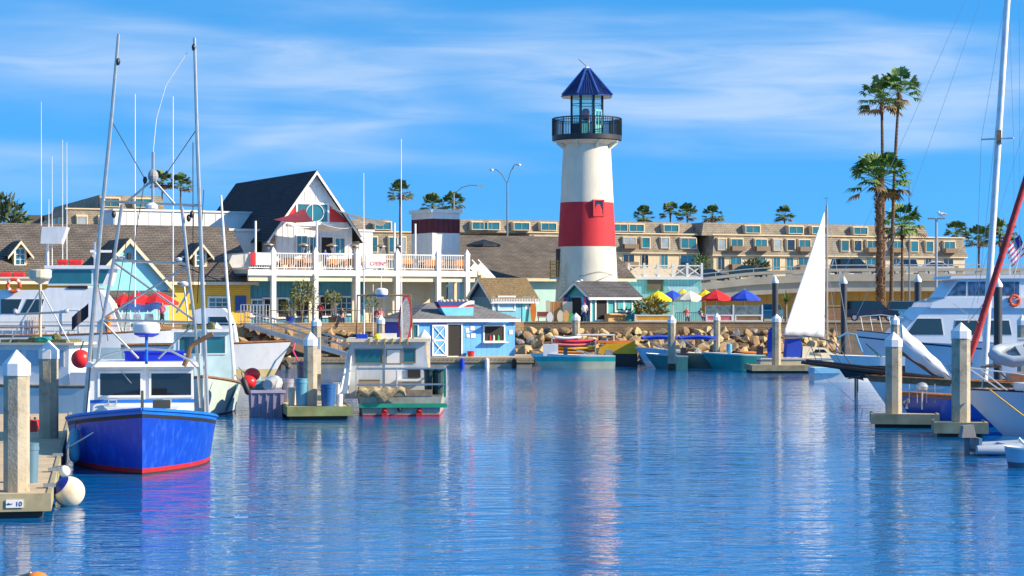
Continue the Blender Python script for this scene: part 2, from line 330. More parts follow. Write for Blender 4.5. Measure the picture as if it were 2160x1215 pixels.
# ================================================================ condominiums on the rise beyond
CG=[GLASS,DGLASS,glass('curtain_glass',(.3,.33,.32)),glass('teal_glass',(.02,.1,.12))]
def condo(name,label,px0,px1,Y,rz,yb,ym,yt,wins,pent=None,depth=22,pw=(),left_windows=0):
    t=T(name,label,'building',G(px0,Y,3.2),rz,'shingled apartment blocks beyond the harbour')
    a=on(t,px0,yb,0); e=on(t,px1,yb,0); x1=e.x; zb=a.z; zm=on(t,px0,ym,0).z; zt=on(t,px0,yt,2.5).z
    part(MB().box(0,x1,0,depth,0,zb),'wall',CONDOW,t)
    def mans(x0,x1,y0,y1,z0,z1,ins):
        mb=MB(); A=[(x0,y0,z0),(x1,y0,z0),(x1,y1,z0),(x0,y1,z0)]; B=[(x0+ins,y0+ins,z1),(x1-ins,y0+ins,z1),(x1-ins,y1-ins,z1),(x0+ins,y1-ins,z1)]
        for i in range(4):
            j=(i+1)%4; q=[Vector(A[i]),Vector(A[j]),Vector(B[j]),Vector(B[i])]; du=(q[1]-q[0]).normalized()
            mb.quad(q,[((p-q[0]).dot(du),p.z) for p in q])
        mb.quad(B,[(p[0],p[1]) for p in B]); mb.quad(A[::-1],[(p[0],p[1]) for p in A]); return mb
    part(mans(-.4,x1+.4,-.45,depth,zb+.02,zm,.7),'mansard',TANSH,t)
    part(MB().box(-.45,x1+.45,-.5,-.2,zb-.25,zb+.015),'fascia',CONDOT,t)
    p0,p1=pent or (px0,px1); xa=on(t,p0,ym,2.5).x; xb=on(t,p1,ym,2.5).x
    part(mans(xa,xb,2.5,depth-2,zm+.02,zt,.8),'penthouse',TANSH,t)
    part(MB().box(-.2,x1+.2,-.02,.25,zm,zm+.25),'parapet',CONDOT,t)
    for px,kind in wins:
        x=on(t,px,ym,0).x; s=(zm-zb)
        wd={'w':1.7,'b':2.6,'l':3.4}[kind]
        # upper floor bay: box standing out of the sloped shingles
        part(MB().box(x-wd/2-.25,x+wd/2+.25,-.5,.9,zb+s*.2,zb+s*.86),'bay',CONDOT,t)
        win(t,x-wd/2,x+wd/2,zb+s*.26,zb+s*.8,-.503,CONDOT,CG[rnd.randrange(4)],.1,.12,nx=1 if kind!='w' else 0)
        win(t,x-wd/2+.1,x+wd/2-.1,max(zb-3.1,.2),zb-.5,-.003,CONDOT,CG[rnd.randrange(4)],.1,.1,nx=1,name='patio_door')
        if kind=='b':
            part(MB().box(x-wd/2-.3,x+wd/2+.3,-1.7,-.52,zb+s*.2,zb+s*.44),'balcony',BALC,t)
            part(MB().box(x-wd/2-.3,x+wd/2+.3,-1.6,-.02,zb-3.1,zb-2.0),'balcony',BALC,t)
    for px in pw:
        x=on(t,px,ym,2.5).x; h=zt-zm
        part(MB().box(x-1.9,x+1.9,1.9,3.6,zm+h*.18,zm+h*.85),'dormer',CONDOT,t)
        win(t,x-1.6,x+1.6,zm+h*.25,zm+h*.75,1.897,CONDOT,GLASS,.12,.15,nx=1)
    for k in range(left_windows):
        y=4+k*5.5; mb=MB().box(-.75,.2,y-1,y+1,zb+(zm-zb)*.2,zb+(zm-zb)*.8); o=part(mb,'bay',CONDOT,t)
        part(MB().box(-.78,-.752,y-.8,y+.8,zb+(zm-zb)*.28,zb+(zm-zb)*.74),'pane',GLASS,o)
    return t
condo('apartment_block','long tan shingled apartment block behind the road ramp and palms',1505,2035,412,R(20),537,496,469,
      [(1521,'w'),(1552,'b'),(1603,'b'),(1638,'w'),(1666,'w'),(1695,'b'),(1780,'w'),(1807,'w'),(1838,'b'),(1890,'b'),(1926,'w'),(1958,'w'),(2000,'b')],(1480,1960),24,(1585,1676,1725,1812,1900))
condo('apartment_block','tan shingled apartment block directly behind the lighthouse',1115,1470,402,R(20),530,491,464,
      [(1135,'w'),(1160,'b'),(1326,'b'),(1360,'w'),(1401,'w'),(1450,'l')],(960,1468),22,(1010,1035,1098,1155,1305,1340,1413))
condo('apartment_block','tan shingled apartment block behind the red and white stair tower',735,1010,395,R(20),545,489,461,
      [(760,'w'),(785,'w'),(828,'w'),(845,'w'),(925,'w'),(985,'l')],(700,830),22,(806,))
condo('apartment_block','tan shingled apartment block behind the grey roofed yellow building',140,430,375,R(22),520,441,409,
      [(172,'w'),(228,'l'),(290,'w'),(400,'w')],(203,350),60,(232,300),left_windows=8)
tw=T('stair_tower','small tan shingled rooftop tower on the far left apartment block','building',G(50,400,3.2),R(10))
part(MB().hexa([(0,0,0),(4.2,0,0),(4.2,5,0),(0,5,0),(.6,.5,19.4),(3.8,.5,19.4),(3.8,4.5,19.4),(.6,4.5,19.4)]),'wall',TANSH,tw)
# ================================================================ road ramp with open barrier
rp=T('road_ramp','grey concrete road ramp with slotted barrier behind the patio','bridge',(0,204,3.2))
RC=mat('ramp_concrete',(.46,.42,.34),.9,var=.1,vs=.6,bump=.2,grime=.3,gcol=(.22,.19,.15),gs=.5)
prof=[(1330,622),(1480,603),(1580,592),(1690,586),(1760,584),(2000,583),(2400,583)]   # barrier foot line
def ramp_z(px):
    for (a,ya),(b2,yb) in zip(prof,prof[1:]):
        if a<=px<=b2: return L(rp,px,ya+(yb-ya)*(px-a)/(b2-a),204)
pts=[ramp_z(px) for px in range(1330,2401,30)]
def strip(dz0,dz1,y0,y1):
    mb=MB()
    for a,b2 in zip(pts,pts[1:]): mb.hexa([(a.x,y0,a.z+dz0),(b2.x,y0,b2.z+dz0),(b2.x,y1,b2.z+dz0),(a.x,y1,a.z+dz0),(a.x,y0,a.z+dz1),(b2.x,y0,b2.z+dz1),(b2.x,y1,b2.z+dz1),(a.x,y1,a.z+dz1)])
    return mb
part(strip(-1.5,-.45,.25,12),'girder',RC,rp); part(strip(-.45,.1,0,12.3),'deck',RC,rp)
part(strip(.1,.28,0,.4),'kerb',RC,rp); part(strip(.55,.85,0,.4),'barrier_beam',RC,rp); part(strip(.55,.9,11.9,12.3),'far_barrier',RC,rp)
pm=MB().box(-.32,.32,.03,.36,.28,.55).mesh('barrier_post')
for k in range(26):
    p=ramp_z(1345+k*40); o=part(pm,'barrier_post',RC,rp); o.location=(p.x,0,p.z)
part(MB().tube([(p.x,.2,p.z+1.2) for p in pts],.05,6),'hand_rail',ALU,rp)
for k in range(13):
    p=ramp_z(1350+k*80); o=part(MB().tube([(p.x,.2,p.z+.85),(p.x,.2,p.z+1.2)],.035,6),'rail_post',ALU,rp)
OCH=mat('ochre_wall',(.62,.36,.09),.85,var=.12,vs=.5,lines=('X',2.4,.02,.6))
ow=T('abutment_wall','ochre panelled wall under the road ramp','wall',(0,206.5,3.2))
a=L(ow,1470,640,206.5); b2=L(ow,2300,640,206.5); part(MB().box(a.x,b2.x,0,.4,0,3.2),'panel_face',OCH,ow)
part(MB().box(a.x,b2.x,-.1,0,0,.5),'plinth',RC,ow)
lw=T('garden_wall','low brown block wall in front of the ochre wall','wall',(0,190,3.2))
a=L(lw,1745,640,190); b2=L(lw,1835,640,190); part(MB().box(a.x,b2.x,0,.4,0,1.3),'block_face',mat('brown_block',(.34,.2,.11),.9,var=.2,lines=('Z',.3,.1,.6)),lw); part(MB().box(a.x-.05,b2.x+.05,-.05,.45,1.3,1.42),'coping',capm,lw)
# ================================================================ harbour village (fronts turned about 27 degrees to the right)
VR=R(27)
def text(t,body,x,z,y,size,m,name='lettering',align='CENTER'):
    cu=bpy.data.curves.new(name,'FONT'); cu.body=body; cu.size=size; cu.align_x=align; cu.extrude=.004
    o=bpy.data.objects.new(name,cu); C.objects.link(o); dg=bpy.context.evaluated_depsgraph_get(); me=bpy.data.meshes.new_from_object(o.evaluated_get(dg))
    bpy.data.objects.remove(o); me.transform(Matrix.Translation((x,y,z))@Matrix.Rotation(R(90),4,'X')); o=part(me,name,m,t); return o
def gable_roof(t,x0,x1,y0,y1,ze,zr,m,over=.4,th=.14,axis='y',name='roof',fascia=None):
    """axis 'y': ridge runs front to back; 'x': ridge runs along the front"""
    mb=MB(); o=over
    if axis=='y':
        xm=(x0+x1)/2; k=(zr-ze)/(xm-x0); xa,xb=x0-o,x1+o; zl=ze-k*o; ya,yb=y0-o,y1+o
        slope(mb,(xa,yb,zl),(xa,ya,zl),(xm,ya,zr),(xm,yb,zr)); slope(mb,(xb,ya,zl),(xb,yb,zl),(xm,yb,zr),(xm,ya,zr))
        r=part(mb,name,m,t)
        f=MB()
        for yy in (ya,yb-.12):
            f.xz([(xa,zl-.02),(xm,zr-.02),(xb,zl-.02),(xb,zl-.3),(xm,zr-.34),(xa,zl-.3)],yy,yy+.12)
        part(f,'rake_trim',fascia or W,r)
    else:
        ym=(y0+y1)/2; k=(zr-ze)/(ym-y0); ya,yb=y0-o,y1+o; zl=ze-k*o; xa,xb=x0-o,x1+o
        slope(mb,(xa,ya,zl),(xb,ya,zl),(xb,ym,zr),(xa,ym,zr)); slope(mb,(xb,yb,zl),(xa,yb,zl),(xa,ym,zr),(xb,ym,zr))
        r=part(mb,name,m,t); f=MB()
        for xx in (xa,xb-.12): f.yz([(ya,zl-.02),(ym,zr-.02),(yb,zl-.02),(yb,zl-.26),(ym,zr-.3),(ya,zl-.26)],xx,xx+.12)
        f.box(xa,xb,ya,ya+.1,zl-.24,zl-.03); part(f,'eave_trim',fascia or W,r)
    return r
def battens(t,x0,x1,z0,z1fn,y,m,sp=.45):
    mb=MB(); x=x0+.1
    while x<x1: mb.box(x,x+.05,y-.035,y,z0,z1fn(x)); x+=sp
    return part(mb,'battens',m,t)
# ---------------------------------------------------------------- restaurant with the upper deck
rs=T('restaurant','white gabled two storey restaurant with blue ground floor and railed deck','building',G(530,160,3.2),VR)
TEALW=mat('teal_boards',(.07,.32,.43),.6,var=.12,vs=1.2); WH2=mat('white_boards',(.76,.75,.72),.55,var=.05)
xr=on(rs,1003,570,0).x; zf=on(rs,577,568,0).z; zg=0
part(MB().box(-.2,xr,0,7.2,zf-.32,zf),'deck',mat('deck_boards',(.5,.47,.42),.7,var=.1),rs)
part(MB().box(-.3,xr+.1,-.1,.06,zf-.5,zf-.05),'fascia',W,rs); part(MB().box(-.2,xr,.1,.4,zf-.95,zf-.5),'beam',CREAM,rs)
zr_=on(rs,577,533,0).z; ztop=on(rs,577,527,0).z
for px in (577,666,754,839,925,986):
    x=on(rs,px,560,0).x; mb=MB().box(x-.19,x+.19,-.12,.26,0,ztop-.25); mb.lathe([(.3,ztop-.25),(.3,ztop-.2),(.02,ztop+.25)],4,(x,.07,0),.5); part(mb,'post',W,rs)
for px in (654,745,830,911,960):
    x=on(rs,px,600,2).x; part(MB().box(x-.12,x+.12,1.9,2.15,0,zf-.5),'inner_post',CREAM,rs)
part(MB().box(-.2,on(rs,986,560,0).x,.0,.09,zr_-.09,zr_).box(-.2,on(rs,986,560,0).x,.02,.08,zf+.1,zf+.17),'rails',W,rs)
mb=MB(); x=-.1
while x<on(rs,986,560,0).x: mb.box(x,x+.045,.03,.07,zf+.17,zr_-.09); x+=.2
mb.box(-.2,-.15,.05,7,zf+.1,zf+.17).box(-.2,-.13,.05,7,zr_-.09,zr_)
for k in range(34): mb.box(-.19,-.145,.1+k*.2,.14+k*.2,zf+.17,zr_-.09)
part(mb,'balusters',W,rs)
# ground floor
xe=on(rs,945,620,3.2).x
part(MB().box(-.1,xe,3.2,9,0,zf-.33),'lower_wall',TEALW,rs); battens(rs,0,xe,.1,lambda x:zf-.4,3.2,TEALW,.4)
Zp=lambda py:580+py/3.724
for (a,b2,c,d,nx,nz,pm) in ((378,462,200,318,1,2,GLASS),(470,522,190,330,0,0,DARK),(582,660,190,330,0,0,DARK),(722,826,172,322,1,0,DARK),(912,995,172,322,1,2,DARK),(1040,1158,178,305,2,2,GLASS),(1265,1405,182,296,2,2,GLASS)):
    wpx(rs,430+a/3.724,430+b2/3.724,Zp(c),Zp(d),3.16,nx=nx,nz=nz,pm=pm,fw=.14,name='window' if nz else 'door')
x=on(rs,770,600,3.15).x; part(MB().box(x,xe-.2,3.08,3.15,0,3.6),'cream_panel',CREAM,rs)
# white gabled upper storey
gy=6.0; gl=on(rs,571,491,gy); gr=on(rs,753,491,gy); gp=on(rs,663,360,gy); wl=gl.x+.45; wr=gr.x-.45; k_=(gp.z-gl.z)/((gr.x-gl.x)/2); xm=(gl.x+gr.x)/2; gd=19.5
ztop_=lambda x:gp.z-.2-k_*abs(x-xm)
part(MB().xz([(wl,zf),(wr,zf),(wr,ztop_(wr)),(xm,ztop_(xm)),(wl,ztop_(wl))],gy,gy+gd),'upper_wall',WH2,rs)
battens(rs,wl,wr,zf,lambda x:ztop_(x)-.15,gy,WH2,.5)
gable_roof(rs,gl.x,gr.x,gy-.1,gy+gd,gl.z,gp.z,NAVYSH,over=.55)
a=on(rs,627,467,gy); b2=on(rs,690,432,gy)
for q0,q1 in ((606,624),(694,734)):
    u0=on(rs,q0,466,gy).x;u1=on(rs,q1,466,gy).x; zt0=min(b2.z,ztop_(u0)-.3);zt1=min(b2.z,ztop_(u1)-.3)
    part(MB().xz([(u0,a.z),(u1,a.z),(u1,max(zt1,a.z+.05)),(u0,max(zt0,a.z+.05))],gy-.06,gy-.04),'red_panel',RED,rs)
o=win(rs,a.x,b2.x,a.z,b2.z,gy-.03,nx=1,fw=.16); 
# arch motif in the big window
mb=MB(); cxx=(a.x+b2.x)/2+.2; r_=(b2.z-a.z)*.55
mb.tube([(cxx+r_*math.cos(q*.314),gy-.1,a.z+.75+r_*math.sin(q*.314)*.95) for q in range(21)],.04,5); part(mb,'arch_trim',W,o)
part(MB().box(a.x-.9,b2.x+.9,gy-.12,gy-.02,a.z-.35,a.z-.17),'sill_band',W,rs)
for (p0,p1,q0,q1,pm) in ((730,805,625,760,GLASS),(832,885,640,760,GLASS),(920,1010,636,760,DARK),(1032,1103,645,760,GLASS)):
    wpx(rs,430+p0/3.724,430+p1/3.724,330+q0/3.724,330+q1/3.724,gy-.03,pm=pm,nx=1 if pm is GLASS else 0,name='sliding_door')
# left wing and side annexe
a=on(rs,240,444,15); b2=on(rs,531,476,15)
part(MB().box(a.x,b2.x,15,19,0,a.z),'wing',WH2,rs); battens(rs,a.x,b2.x,6,lambda x:a.z-.1,15,WH2,1.0); part(MB().box(a.x-.1,b2.x+.1,14.88,19.1,a.z,a.z+.15),'parapet_cap',W,rs)
a=on(rs,486,487,9.5); part(MB().box(a.x,wl-.02,9.5,14.9,zf-2,a.z),'side_annexe',WH2,rs); part(MB().box(a.x-.2,wl-.03,9.3,14.92,a.z,a.z+.2),'annexe_trim',W,rs)
x=on(rs,548,520,9.45).x; win(rs,x-.35,x+.35,zf+.1,zf+3,9.47,pm=DARK,fw=.1)
a=on(rs,757,488,6.6); b2=on(rs,786,540,6.6); part(MB().box(a.x,b2.x,6.6,10,zf,a.z),'right_annexe',WH2,rs); part(MB().box(a.x-.1,b2.x+.15,6.5,10.1,a.z,a.z+.16),'annexe_trim',W,rs)
# outside stair at the right end
a=on(rs,1003,575,1.5); mb=MB()
for k in range(14): mb.box(a.x+k*.3,a.x+k*.3+.32,1.0,2.2,zf-.05-(k+1)*.29,zf+.0-k*.29)
part(mb,'stair_flight',CREAM,rs)
for y in (1.0,2.2): part(MB().bar((a.x,y,zf+1),(a.x+4.2,y,zf-3.0),.06,.09).bar((a.x,y,zf+.5),(a.x+4.2,y,zf-3.5),.04,.6),'stair_rail',W,rs)
# banners on the rail
def banner(label,p0,p1,q0,q1,red=None,txt=None):
    a=on(rs,p0,q1,-.04); b2=on(rs,p1,q0,-.04); o=T('banner',label,'banner',rs.matrix_world@Vector((a.x,-.06,a.z)),VR); w_=b2.x-a.x;h_=b2.z-a.z
    part(MB().grid(lambda u,v:(w_*u,-.03*math.sin(u*9),h_*v),8,3),'cloth',mat('banner_white',(.78,.78,.78),.7),o)
    if red: part(MB().grid(lambda u,v:(red*u,-.02-.03*math.sin(u*red/w_*9),h_*v),3,3),'red_edge',RED,o)
    if txt: text(o,txt,w_*.62,h_*.18,-.05,.48,mat('red_print',(.55,.05,.08),.6))
banner('white cloth banner reading OPEN!! tied to the deck railing',771,814,537,565,txt='OPEN!!')
banner('white banner with a red end tied to the deck railing corner',528,572,533,559,red=.45)
# shade sails
def sail(label,pts,m,dp=.25,name='shade_sail'):
    p=[on(rs,a,b2,c) for a,b2,c in pts]; base=Vector((p[0].x,p[0].y,zf)); mb=MB(); n_=8
    A,B,Cc=p
    def f(u,v):
        q=A.lerp(B,u).lerp(Cc,v); s=math.sin(math.pi*u)*(1-v)+math.sin(math.pi*v)*.8
        return q-base+Vector((0,0,-dp*s))
    mb.grid(f,n_,n_); o=one(mb,name,m,label,'shade sail',rs.matrix_world@base,VR); s=o.modifiers.new('t','SOLIDIFY'); s.thickness=.02; return o
MAR=mat('maroon_cloth',(.16,.012,.03),.8); WCL=mat('white_cloth',(.78,.78,.76),.8)
sail('maroon triangular shade sail over the restaurant deck',[(577,463,1.0),(662,467,1.5),(641,439,5.5)],MAR,.15)
sail('long white shade sail slung low across the deck front',[(604,472,5),(766,473,5.4),(680,472,1.0)],WCL,.45)
sail('white shade sail rising towards the gable from a deck post',[(816,468,1.2),(800,476,5.0),(698,438,5.6)],WCL,.12)
for px,q0,ly in ((539,466,.6),(668,466,.8),(832,470,.6),(876,472,3)):
    a=on(rs,px,q0,ly); one(MB().tube([(0,0,0),(0,0,a.z-zf)],.09,8),'shade_post',W,'slim white steel post holding the shade sails on the deck','post',rs.matrix_world@Vector((a.x,ly,zf)),VR,'shade sail posts on the deck')
# patio heaters
ht=None
for px in (566,640,700,747,803,838):
    a=on(rs,px,500,3.5)
    if ht is None:
        ht=T('patio_heater','steel mushroom patio heater standing on the restaurant deck','patio heater',rs.matrix_world@Vector((a.x,3.5,zf)),VR,'patio heaters along the deck')
        part(MB().lathe([(.25,0),(.25,.5),(.04,.6),(.035,1.7),(.12,1.72),(.14,2.0),(.08,2.05)],10),'stand',STEEL,ht,True)
        part(MB().lathe([(.5,2.05),(.48,2.1),(.15,2.25),(.02,2.27)],14),'hood',mat('heater_hood',(.35,.3,.26),.4,metal=.6),ht,True); part(MB().lathe([(.11,1.75),(.15,2.04)],10),'burner',mat('burner',(.16,.03,.02),.5),ht)
    else: c=copy_tree(ht); c.location=rs.matrix_world@Vector((a.x,3.5,zf))
# deck tables
tb=None
for i,px in enumerate((600,640,700,735,850,900,940,965)):
    a=on(rs,px,560,1.4+.5*(i%3))
    if tb is None:
        tb=T('deck_table','small orange wooden cafe table with benches behind the deck railing','table',(0,0,0),VR,'cafe tables on the restaurant deck'); OW=mat('orange_wood',(.5,.22,.06),.6,var=.2)
        part(MB().box(-.5,.5,-.4,.4,.7,.76),'table_top',OW,tb)
        for sx in (-.4,.4): part(MB().box(sx-.04,sx+.04,-.3,.3,0,.7),'leg',OW,tb)
        for sy in (-.75,.75): part(MB().box(-.5,.5,sy-.15,sy+.15,.4,.45).box(-.42,-.36,sy-.1,sy+.1,0,.4).box(.36,.42,sy-.1,sy+.1,0,.4).box(-.5,.5,sy*1.2-.03,sy*1.2+.03,.45,.95),'bench',OW,tb)
        c=tb
    else: c=copy_tree(tb)
    c.location=rs.matrix_world@Vector((a.x,a.y,zf))
# ---------------------------------------------------------------- red and white stair tower
st=T('stair_tower','white board clad square tower with a wide maroon band behind the deck','tower',G(912,176,3.2),R(33))
za=on(st,912,441,0).z; zb1=on(st,912,461,0).z; zb0=on(st,912,491,0).z; wx=on(st,970,500,0).x; wy=on(st,868,500,0,0).y
MARB=mat('maroon_boards',(.13,.012,.02),.6)
for nm,m_,z0,z1 in (('lower_wall',WH2,0,zb0),('maroon_band',MARB,zb0,zb1),('upper_wall',WH2,zb1,za-.3)):
    o=part(MB().box(0,wx,0,wy,z0,z1),nm,m_,st); mb=MB()
    for k in range(6): mb.box(.1+k*(wx-.25)/5,.15+k*(wx-.25)/5,-.03,0,z0,z1)
    for k in range(5): mb.box(-.03,0,.1+k*(wy-.25)/4,.15+k*(wy-.25)/4,z0,z1)
    part(mb,'battens',m_,o)
part(MB().box(-.18,wx+.18,-.18,wy+.18,za-.3,za),'cornice',W,st)
a=on(st,895,520,0,0); part(MB().box(-.06,-.02,a.y-.55,a.y+.55,zf-.1,zf+2.2),'door',W,st)
# ---------------------------------------------------------------- yellow building with the long grey roof
yb=T('yellow_building','long yellow clapboard building with grey shingle roof, dormers and pale blue gable','building',G(528,163,3.2),R(25))
YEL=mat('yellow_clapboard',(.82,.49,.06),.6,var=.06,lines=('Z',.16,.14,.6)); LBL=mat('pale_blue_shingle',(.28,.68,.8),.7,var=.06,lines=('Z',.2,.1,.7))
ze=on(yb,525,593,-.5).z; zrg=on(yb,478,478,7).z; xl=-34
part(MB().box(xl,0,0,14,0,ze),'wall',YEL,yb)
mb=slope(MB(),(xl,-.6,ze-.1),(.5,-.6,ze-.1),(.5,7,zrg),(xl,7,zrg)); slope(mb,(.5,14.6,ze-.1),(xl,14.6,ze-.1),(xl,7,zrg),(.5,7,zrg)); rf=part(mb,'roof',GREYSH,yb)
part(MB().box(xl,.5,-.7,-.58,ze-.32,ze-.08).yz([(-.6,ze-.1),(7,zrg),(14.6,ze-.1),(14.6,ze-.4),(7,zrg-.3),(-.6,ze-.4)],.38,.5),'eave_trim',CREAM,rf)
part(MB().yz([(0,ze-.2),(14,ze-.2),(7,zrg-.2)],-.3,0),'gable_end',YEL,yb)
wpx(yb,441,482,629,655,0,nx=2,nz=2,fw=.15); 
a=on(yb,496,658,0); b2=on(yb,519,624,0); part(MB().box(a.x,b2.x,-.08,-.02,a.z,b2.z),'shutter',mat('blue_shutter',(.02,.1,.38),.6,lines=('Z',.12,.2,.7)),yb)
mb=MB(); 
def dormer(px0,px1,pyb,pye,pyp):
    """little gabled dormer; front stands on the slope"""
    fy=1.5; a=on(yb,px0,pyb,fy); b2=on(yb,px1,pye,fy); p=on(yb,(px0+px1)/2,pyp,fy); xm=(a.x+b2.x)/2
    d=T('dormer','','',(0,0,0)); 
    for k in ('label','category'): 
        if k in d: del d[k]
    d.parent=yb
    part(MB().xz([(a.x,a.z),(b2.x,a.z),(b2.x,b2.z),(xm,p.z-.2),(a.x,b2.z)],fy,fy+4),'cheeks',YEL,d)
    k=(p.z-b2.z)/(xm-a.x); o_=.45; m2=MB(); zl=b2.z-k*o_
    slope(m2,(a.x-o_,fy+4.5,zl),(a.x-o_,fy-.4,zl),(xm,fy-.4,p.z),(xm,fy+4.5,p.z)); slope(m2,(b2.x+o_,fy-.4,zl),(b2.x+o_,fy+4.5,zl),(xm,fy+4.5,p.z),(xm,fy-.4,p.z)); part(m2,'dormer_roof',GREYSH,d)
    part(MB().xz([(a.x-o_,zl-.02),(xm,p.z-.02),(b2.x+o_,zl-.02),(b2.x+o_,zl-.24),(xm,p.z-.28),(a.x-o_,zl-.24)],fy-.5,fy-.38),'dormer_trim',CREAM,d)
    w_=b2.x-a.x; h_=b2.z-a.z; win(d,a.x+w_*.2,b2.x-w_*.2,a.z+h_*.28,b2.z-h_*.0,fy-.01,nx=1,nz=2,fw=.14)
dormer(27,57,570,526,507); dormer(408,437,571,529,511)
# pale blue gable standing forward
fy=-1.6; a=on(yb,186,612,fy); b2=on(yb,356,612,fy); p=on(yb,269,502,fy); e_=on(yb,356,598,fy).z; xm=(a.x+b2.x)/2
part(MB().xz([(a.x,0),(b2.x,0),(b2.x,e_),(xm,p.z-.25),(a.x,e_)],fy,3),'blue_gable',LBL,yb)
m2=MB(); o_=.3; k=(p.z-e_)/(xm-a.x); zl=e_-k*o_
slope(m2,(a.x-o_,6,zl),(a.x-o_,fy-.4,zl),(xm,fy-.4,p.z),(xm,6,p.z)); slope(m2,(b2.x+o_,fy-.4,zl),(b2.x+o_,6,zl),(xm,6,p.z),(xm,fy-.4,p.z)); o=part(m2,'gable_roof',GREYSH,yb)
part(MB().xz([(a.x-o_,zl-.02),(xm,p.z-.02),(b2.x+o_,zl-.02),(b2.x+o_,zl-.36),(xm,p.z-.42),(a.x-o_,zl-.36)],fy-.5,fy-.38),'gable_trim',CREAM,o)
part(MB().box(xm-.15,xm+.15,fy-.25,fy,p.z-1.7,p.z-1.2),'wall_lamp',BLACK,yb)
m2=slope(MB(),(a.x-.3,fy-1.3,2.1),(b2.x+.3,fy-1.3,2.1),(b2.x+.3,fy+.02,2.62),(a.x-.3,fy+.02,2.62)); part(m2,'awning_roof',GREYSH,yb)
# ---------------------------------------------------------------- low building with long grey roof behind the lighthouse
gb=T('grey_roof_building','low pale turquoise building with long grey shingle roof behind the lighthouse','building',G(1328,184,3.2),R(20))
ze=on(gb,1328,586,-.5).z; zrg=on(gb,1280,500,7.5).z; xl=on(gb,950,590,0).x; PTQ=mat('pale_turquoise',(.45,.7,.68),.65,var=.05)
part(MB().box(xl,-.2,0,15,0,ze),'wall',PTQ,gb)
mb=slope(MB(),(xl,-.6,ze-.1),(.4,-.6,ze-.1),(.4,7.5,zrg),(xl,7.5,zrg)); slope(mb,(.4,15.6,ze-.1),(xl,15.6,ze-.1),(xl,7.5,zrg),(.4,7.5,zrg)); rf=part(mb,'roof',GREYSH,gb)
part(MB().box(xl,.4,-.7,-.58,ze-.36,ze-.08).yz([(-.6,ze-.1),(7.5,zrg),(15.6,ze-.1),(15.6,ze-.4),(7.5,zrg-.3),(-.6,ze-.4)],.3,.42),'eave_trim',CREAM,rf)
part(MB().yz([(0,ze-.2),(15,ze-.2),(7.5,zrg-.2)],-.4,-.1),'gable_end',PTQ,gb)
# ================================================================ lighthouse
lh=T('lighthouse','white harbour lighthouse with a broad red band, black gallery and blue tiled lantern roof','lighthouse',G(1238,176,3.2))
ppm=F/176; zz=lambda py:HC-(py-HY)*176/F-3.2
LW=mat('lighthouse_white',(.7,.66,.54),.8,var=.08,vs=.5,bump=.25,bs=5,grime=.45,gcol=(.5,.46,.38),gs=.6,streak=True); LR=mat('lighthouse_red',(.55,.022,.035),.75,var=.12,vs=.6,bump=.15,bs=5)
rad=lambda z:2.72-(2.72-2.08)*((z-zz(600))/(zz(300)-zz(600)))
def tower(z0,z1,nm,m):
    k=8; part(MB().lathe([(rad(z0+(z1-z0)*i/k),z0+(z1-z0)*i/k) for i in range(k+1)],56),nm,m,lh,True)
zr0,zr1,zgal=zz(521),zz(428),zz(297)
tower(0,zr0,'lower_shaft',LW); tower(zr0,zr1,'red_band',LR); tower(zr1,zgal,'upper_shaft',LW)
BI=mat('black_iron',(.018,.022,.03),.5); R0=3.08
part(MB().lathe([(rad(zgal-.1),zgal-.05),(R0-.1,zgal),(R0,zgal+.0),(R0,zgal+.42),(.5,zgal+.43)],48),'gallery_floor',BI,lh,True)
part(MB().lathe([(rad(zgal-.4),zgal-.42),(R0-.15,zgal-.06)],48,cap=False),'gallery_soffit',LW,lh,True)
for k in range(8):
    a=k*math.pi/4+.35; d=Vector((math.cos(a),math.sin(a),0)); part(MB().bar(d*2.0+Vector((0,0,zgal-.75)),d*2.85+Vector((0,0,zgal-.1)),.22,.2),'bracket',LW,lh)
zrl=zz(251)
part(MB().tube([(R0*math.cos(q*math.pi/24)*.985,R0*math.sin(q*math.pi/24)*.985,zrl) for q in range(49)],.055,6,cap=False).tube([(R0*math.cos(q*math.pi/24)*.985,R0*math.sin(q*math.pi/24)*.985,zrl-.2) for q in range(49)],.03,5,cap=False),'gallery_rail',BI,lh)
mb=MB()
for q in range(96):
    a=q*math.pi/48; p=Vector((R0*math.cos(a)*.985,R0*math.sin(a)*.985,0)); r_=.028 if q%12 else .06; mb.box(p.x-r_,p.x+r_,p.y-r_,p.y+r_,zgal+.4,zrl)
part(mb,'gallery_balusters',BI,lh)
rl=1.47; zl0=zgal+.43; zl1=zz(203); PH=.5
mb=MB(); TQ=mat('turquoise_frame',(.12,.5,.48),.5)
for k in range(8):
    a=2*math.pi*(k+PH)/8; p=Vector((math.cos(a)*rl,math.sin(a)*rl,0)); part(MB().box(p.x-.075,p.x+.075,p.y-.075,p.y+.075,zl0,zl1),'mullion',BI,lh)
    b2=2*math.pi*(k+1+PH)/8; q=Vector((math.cos(b2)*rl,math.sin(b2)*rl,0))
    o=part(MB().bar(p*.99+Vector((0,0,zl0+.5)),q*.99+Vector((0,0,zl0+.5)),.06,1.0),'panel',BI if k not in (5,) else TQ,lh)
    part(MB().bar(p*.985+Vector((0,0,zl1-.75)),q*.985+Vector((0,0,zl1-.75)),.05,.06).bar(p*.985+Vector((0,0,zl0+1.02)),q*.985+Vector((0,0,zl0+1.02)),.05,.06),'glazing_bar',BI,o)
